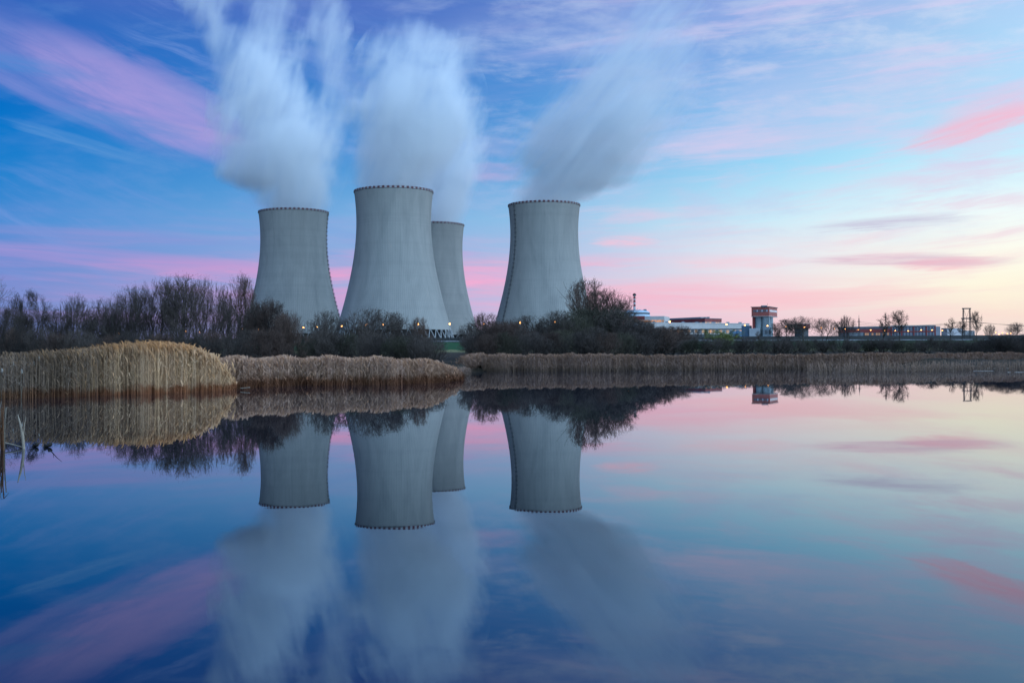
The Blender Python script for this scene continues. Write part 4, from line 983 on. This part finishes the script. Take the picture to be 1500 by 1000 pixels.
def scatter(front, depth, dens, seed, clump=0.0):
    """points behind a front line given as (photo column, photo row of the waterline)"""
    rng = np.random.default_rng(seed)
    fr = np.array([(at(px, CAMH * F / (py - yh(px))), CAMH * F / (py - yh(px)), px) for px, py in front])
    seg = np.linalg.norm(np.diff(fr[:, :2], axis=0), axis=1); cum = np.concatenate([[0], np.cumsum(seg)])
    n = int(cum[-1] * depth * dens); s = rng.random(n) * cum[-1]
    x = np.interp(s, cum, fr[:, 0]); y = np.interp(s, cum, fr[:, 1]); px = np.interp(s, cum, fr[:, 2])
    d = rng.random(n) ** 1.25 * depth + np.interp(s, np.linspace(0, cum[-1], 60), rng.normal(0, .35, 60))
    x = x * (y + d) / y; y = y + d
    return x + rng.normal(0, .15, n), y, px, rng
M_GOLD = reed_mat('golden_reed', (.33, .125, .055, 1), (.62, .395, .225, 1), (.53, .285, .13, 1), (.12, .5), (1.75, 2.3))
M_GREY = reed_mat('grey_reed', (.19, .08, .04, 1), (.42, .26, .175, 1), (.50, .32, .225, 1), (.2, .75), (1.2, 1.7))
M_FAR = reed_mat('far_reed', (.16, .105, .075, 1), (.26, .165, .12, 1), (.34, .22, .16, 1), (.1, .7), (1.4, 2.0))
M_PALE = reed_mat('pale_reed', (.19, .09, .045, 1), (.21, .145, .10, 1), (.19, .115, .065, 1), (.15, .5), (1.7, 2.2))
# golden bed
x, y, px, rng = scatter([(40, 583), (95, 581.5), (130, 580), (220, 577), (300, 573.5), (342, 571)], 7.5, 125, 1)
k = rng.random(len(x)) < np.interp(px, [40, 110, 170, 308, 342], [.2, .45, 1, 1, .2]); x, y, px = x[k], y[k], px[k]
hp = np.interp(px, [40, 90, 130, 170, 215, 250, 278, 298, 314, 328, 342], [518, 515, 511, 506, 503, 504.5, 508.5, 515, 524, 541, 560])
Hh = (CAMH + (yh(px) - hp) / F * y) * (1.05 - np.abs(rng.normal(0, .12, len(x)))) * (.97 + .035 * np.sin(px * .31) + .02 * np.sin(px * .77 + 1)); dz = rng.random(len(x)); Hh = np.where(dz < .15, Hh * rng.uniform(.4, .85, len(x)), Hh)
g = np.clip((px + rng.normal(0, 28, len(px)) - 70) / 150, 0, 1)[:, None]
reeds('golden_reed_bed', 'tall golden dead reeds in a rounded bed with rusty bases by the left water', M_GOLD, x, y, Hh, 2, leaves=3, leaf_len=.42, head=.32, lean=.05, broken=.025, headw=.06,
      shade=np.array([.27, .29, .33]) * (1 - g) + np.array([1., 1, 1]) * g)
# paler, thinner reeds at the left edge
x, y, px, rng = scatter([(-40, 585), (0, 584), (60, 582.5), (130, 580)], 8.0, 42, 3)
hp = np.interp(px, [-40, 0, 60, 130], [516, 515, 514, 509]); Hh = (CAMH + (yh(px) - hp) / F * y) * rng.uniform(.55, 1.0, len(x))
reeds('pale_reed_bed', 'thin pale grey reeds standing in water at the left edge', M_PALE, x, y, Hh, 4, leaves=3, leaf_len=.45, head=.2, lean=.06, broken=.04, w=.019)
# middle bed with shaggy tops
x, y, px, rng = scatter([(330, 569), (370, 567), (430, 564.5), (500, 564), (560, 563.5), (610, 562), (645, 560), (668, 556.5)], 9.0, 80, 5)
hp = np.interp(px, [330, 400, 480, 560, 630, 655, 670], [523, 522.5, 522, 523, 527, 534, 546]); Hh = (CAMH + (yh(px) - hp) / F * y) * (1.05 - np.abs(rng.normal(0, .16, len(x)))).clip(.4) * (.95 + .04 * np.sin(px * .23) * np.sin(px * .05) + .04 * np.sin(px * .09 + 2))
reeds('grey_reed_bed', 'shaggy grey-brown reeds leaning over dark water before the middle hedge', M_GREY, x, y, Hh, 6, leaves=4, leaf_len=.6, head=.24, lean=.12, droop=.8, broken=.07, w=.02, headw=.06)
# far belt
x, y, px, rng = scatter([(681, 546.5), (700, 544), (780, 544), (860, 543.5), (950, 543), (1080, 541.8), (1250, 540.5), (1330, 539.2), (1420, 538), (1540, 537)], 11.0, 44, 7)
hp = np.interp(px, [680, 700, 800, 900, 1000, 1200, 1300, 1540], [521, 517, 518, 518.5, 519, 518, 517, 516]); Hh = (CAMH + (yh(px) - hp) / F * y) * (1.06 - np.abs(rng.normal(0, .24, len(x)))).clip(.3) * (.93 + .05 * np.sin(px * .19) * np.sin(px * .053 + 1) + .03 * np.sin(px * .43) + .03 * np.sin(px * .031))
reeds('far_reed_belt', 'long belt of brown reeds along the far shore from the gap to the right edge', M_FAR, x, y, Hh, 8, leaves=3, leaf_len=.6, head=.3, lean=.09, droop=.8, broken=.05, w=.026, headw=.08)
# sparse outer fringe on the right, standing in open water
x, y, px, rng = scatter([(1180, 547), (1260, 546), (1340, 544.5), (1420, 542.5), (1540, 541)], 6.0, 7, 9)
Hh = rng.uniform(.3, 1.1, len(x))
reeds('sparse_reed_fringe', 'thin scattered reed stalks in open water before the right belt', M_FAR, x, y, Hh, 10, leaves=2, leaf_len=.4, head=0, lean=.2, broken=.2, w=.026)
# a few tufts in the channel between the middle bed and the far belt
x, y, px, rng = scatter([(664, 556), (672, 552), (684, 549)], 5.0, 22, 11)
reeds('channel_reed_tuft', 'low ragged reed tuft in the channel under the grassy gap', M_FAR, x, y, rng.uniform(.25, .7, len(x)), 12, leaves=2, leaf_len=.4, head=0, lean=.25, broken=.2, w=.024)

# bulrush stalks with fluffy heads among the pale reeds
M_FLUFF = mat('seed_fluff', (.50, .46, .40), .9, .2, 9.0); M_STRAW = mat('straw_stalk', (.30, .25, .19), .8, .25, 4.0); M_RUST = mat('rusty_leaf', (.12, .055, .025), .85, .3, 5.0)
for i, (px, py, D) in enumerate(((2, 540, 47), (18, 530, 48), (31, 541, 47), (43, 533, 48.5), (49, 529, 48), (56, 522, 49), (75, 532, 49), (99, 538, 49))):
    x = at(px, D); h = ztop(px, py, D)
    t = thing('bulrush', f'pale bulrush with fluffy white seed head, {ORD[i]} from the left among the pale reeds', 'bulrush', (x, D, 0), group='bulrushes at the left edge')
    mb = MB(); mb.tube([(0, 0, -.4), (.01, 0, h * .5), (.03, 0, h)], [.014, .012, .007], 6); mb.build('stalk', M_STRAW, t)
    mb = MB(); mb.lathe([(.012, h - .2), (.04, h - .16), (.05, h - .08), (.035, h - .02), (.008, h + .03)], 9, .028, 0); mb.build('seed_head', M_FLUFF, t)
    for s in (-1, 1):
        pk = Pack(); a = np.array([[[0, 0, .1], [.05 * s, 0, h * .45], [.16 * s, -.03, h * .8], [.3 * s, -.05, h * .78]]])
        pk.add(*strip_set(a, np.array([[.022, .02, .016, .004]]), np.array([[.9, .44, 0]]), np.ones((1, 4)))); link('leaf', pk.mesh('leaf', M_STRAW), t)
# broken stalks and flotsam near the viewer
def stalk(name, pts, r, m, label, leaves=()):
    o0 = Vector(pts[0]); t = thing(name, label, 'reed stalk', (o0.x, o0.y, 0))
    mb = MB(); mb.tube([(p[0] - o0.x, p[1] - o0.y, p[2]) for p in pts], r, 6); mb.build('stem', m, t)
    for lf in leaves:
        a = np.array([[(p[0] - o0.x, p[1] - o0.y, p[2]) for p in lf]]); pk = Pack(); k = a.shape[1]
        pk.add(*strip_set(a, np.array([np.linspace(.03, .006, k)]), np.array([[.8, .6, 0]]), np.ones((1, 4)))); link('leaf', pk.mesh('leaf', m), t)
def wp(px, py, D): return (at(px, D), D, ztop(px, py, D))
D0 = 21.0
stalk('broken_reed', [wp(35, 660, D0), wp(33.5, 640, D0), wp(30, 622, D0), wp(26, 607, D0)], [.03, .028, .022, .008], M_STRAW, 'pale bent reed standing alone in the water near the left edge',
      [[wp(35, 655, D0), wp(34, 640, D0), wp(36, 620, D0), wp(38, 610, D0)], [wp(35, 657, D0), wp(31, 636, D0), wp(29, 620, D0)]])
stalk('fallen_reed', [wp(36, 655.5, D0), wp(20, 651, D0 + .1), wp(6, 648, D0 + .2)], [.012, .014, .016], M_STRAW, 'pale fallen reed lying level between the bent reed and the rusty clump')
stalk('snapped_reed', [wp(50, 561, 48.0), wp(44, 570, 48), wp(57, 581.5, 47.6)], [.012, .016, .018], M_STRAW, 'pale snapped reed leaning over the water in the left reeds')
stalk('tilted_reed', [wp(40, 566, 47.8), wp(56, 581, 47.6)], [.01, .018], M_STRAW, 'pale tilted reed crossing the snapped reed at the left')
stalk('floating_reed', [wp(352, 568.5, 56.5), wp(366, 567.2, 56.5)], [.02, .02], M_STRAW, 'pale reed stem floating level at the right tip of the golden bed')
def clump():
    t = thing('rusty_reed_clump', 'rusty brown clump of dead leaves and stalks at the left picture edge', 'reed clump', (at(2, 20.6), 20.6, 0)); rg = random.Random(5)
    for k in range(26):
        ln = rg.uniform(-.12, .1); h = rg.uniform(.35, .92); bx = rg.uniform(-.16, .05); by = rg.uniform(-.12, .12)
        a = np.array([[[bx, by, -.1], [bx + ln * .3, by, h * .5], [bx + ln * rg.uniform(.6, 1.4), by + .03, h], [bx + ln * 2 + .03, by + .05, h * rg.uniform(.75, 1.05)]]])
        pk = Pack(); pk.add(*strip_set(a, np.array([[.03, .026, .02, .005]]), np.array([[math.cos(k), math.sin(k), 0]]), np.ones((1, 4)))); link('leaf', pk.mesh('leaf', M_RUST if k % 3 else M_STRAW), t)
    for k in range(3):
        mb = MB(); mb.tube([(-.1 + .07 * k, 0, -.2), (-.09 + .06 * k, 0, .55 + .1 * k)], [.016, .008], 6); mb.build('stalk', M_RUST, t)
clump()
M_WOOD = mat('wet_driftwood', (.02, .017, .014), .5, .3, 6.0, bump=.3)
def drift(px, py, D, w, label, twig=False):
    t = thing('driftwood', label, 'driftwood', (at(px, D), D, 0), group='driftwood stubs near the left edge'); rg = random.Random(int(px))
    mb = MB(); n = 9
    mb.tube([(-w, 0, -.03), (-w * .6, .02, .035), (0, 0, .02), (w * .5, -.02, .05), (w, .0, .07)], [.012, .04, .022, .045, .02], 8)
    mb.build('stub', M_WOOD, t)
    if twig:
        mb = MB(); mb.tube([(w * .5, 0, .05), (w * 1.1, .02, .12), (w * 1.9, .03, .2), (w * 2.9, .05, .28)], [.012, .009, .006, .003], 5); mb.tube([(w * 1.1, .02, .12), (w * 1.3, 0, .2)], [.006, .003], 4); mb.build('twig', M_WOOD, t)
drift(52, 655, 21.4, .055, 'small dark driftwood stub, the left of two')
drift(70, 655, 21.3, .085, 'larger dark driftwood stub with thin twig pointing up right', True)

# pale reed scraps added to draw the light streaks on the water
M_STREAK = mat('pale_streak_straw', (.26, .22, .19), .7, .3, 2.0)
for i, (px, py, L) in enumerate(((1302, 541.5, .9), (1345, 541.2, 1.3), (1398, 539.8, 1.5), (1440, 543.2, 1.4), (1462, 539.4, 1.8), (1490, 545.0, 1.0))):
    D = CAMH * F / (py - yh(px)); rg = random.Random(i)
    t = thing('light_streak_scraps', f'light streak on water made with pale scraps, {ORD[i]} from the left before the right belt', 'light streak', (at(px, D), D, 0), group='light streaks on the water')
    for k in range(7):
        mb = MB(); x0 = rg.uniform(-L, L * .4); yy = rg.uniform(-.5, .5); mb.tube([(x0, yy, .012), (x0 + L * rg.uniform(.2, .6), yy + rg.uniform(-.1, .1), .02)], [.03, .02], 5); mb.build('straw', M_STREAK, t)
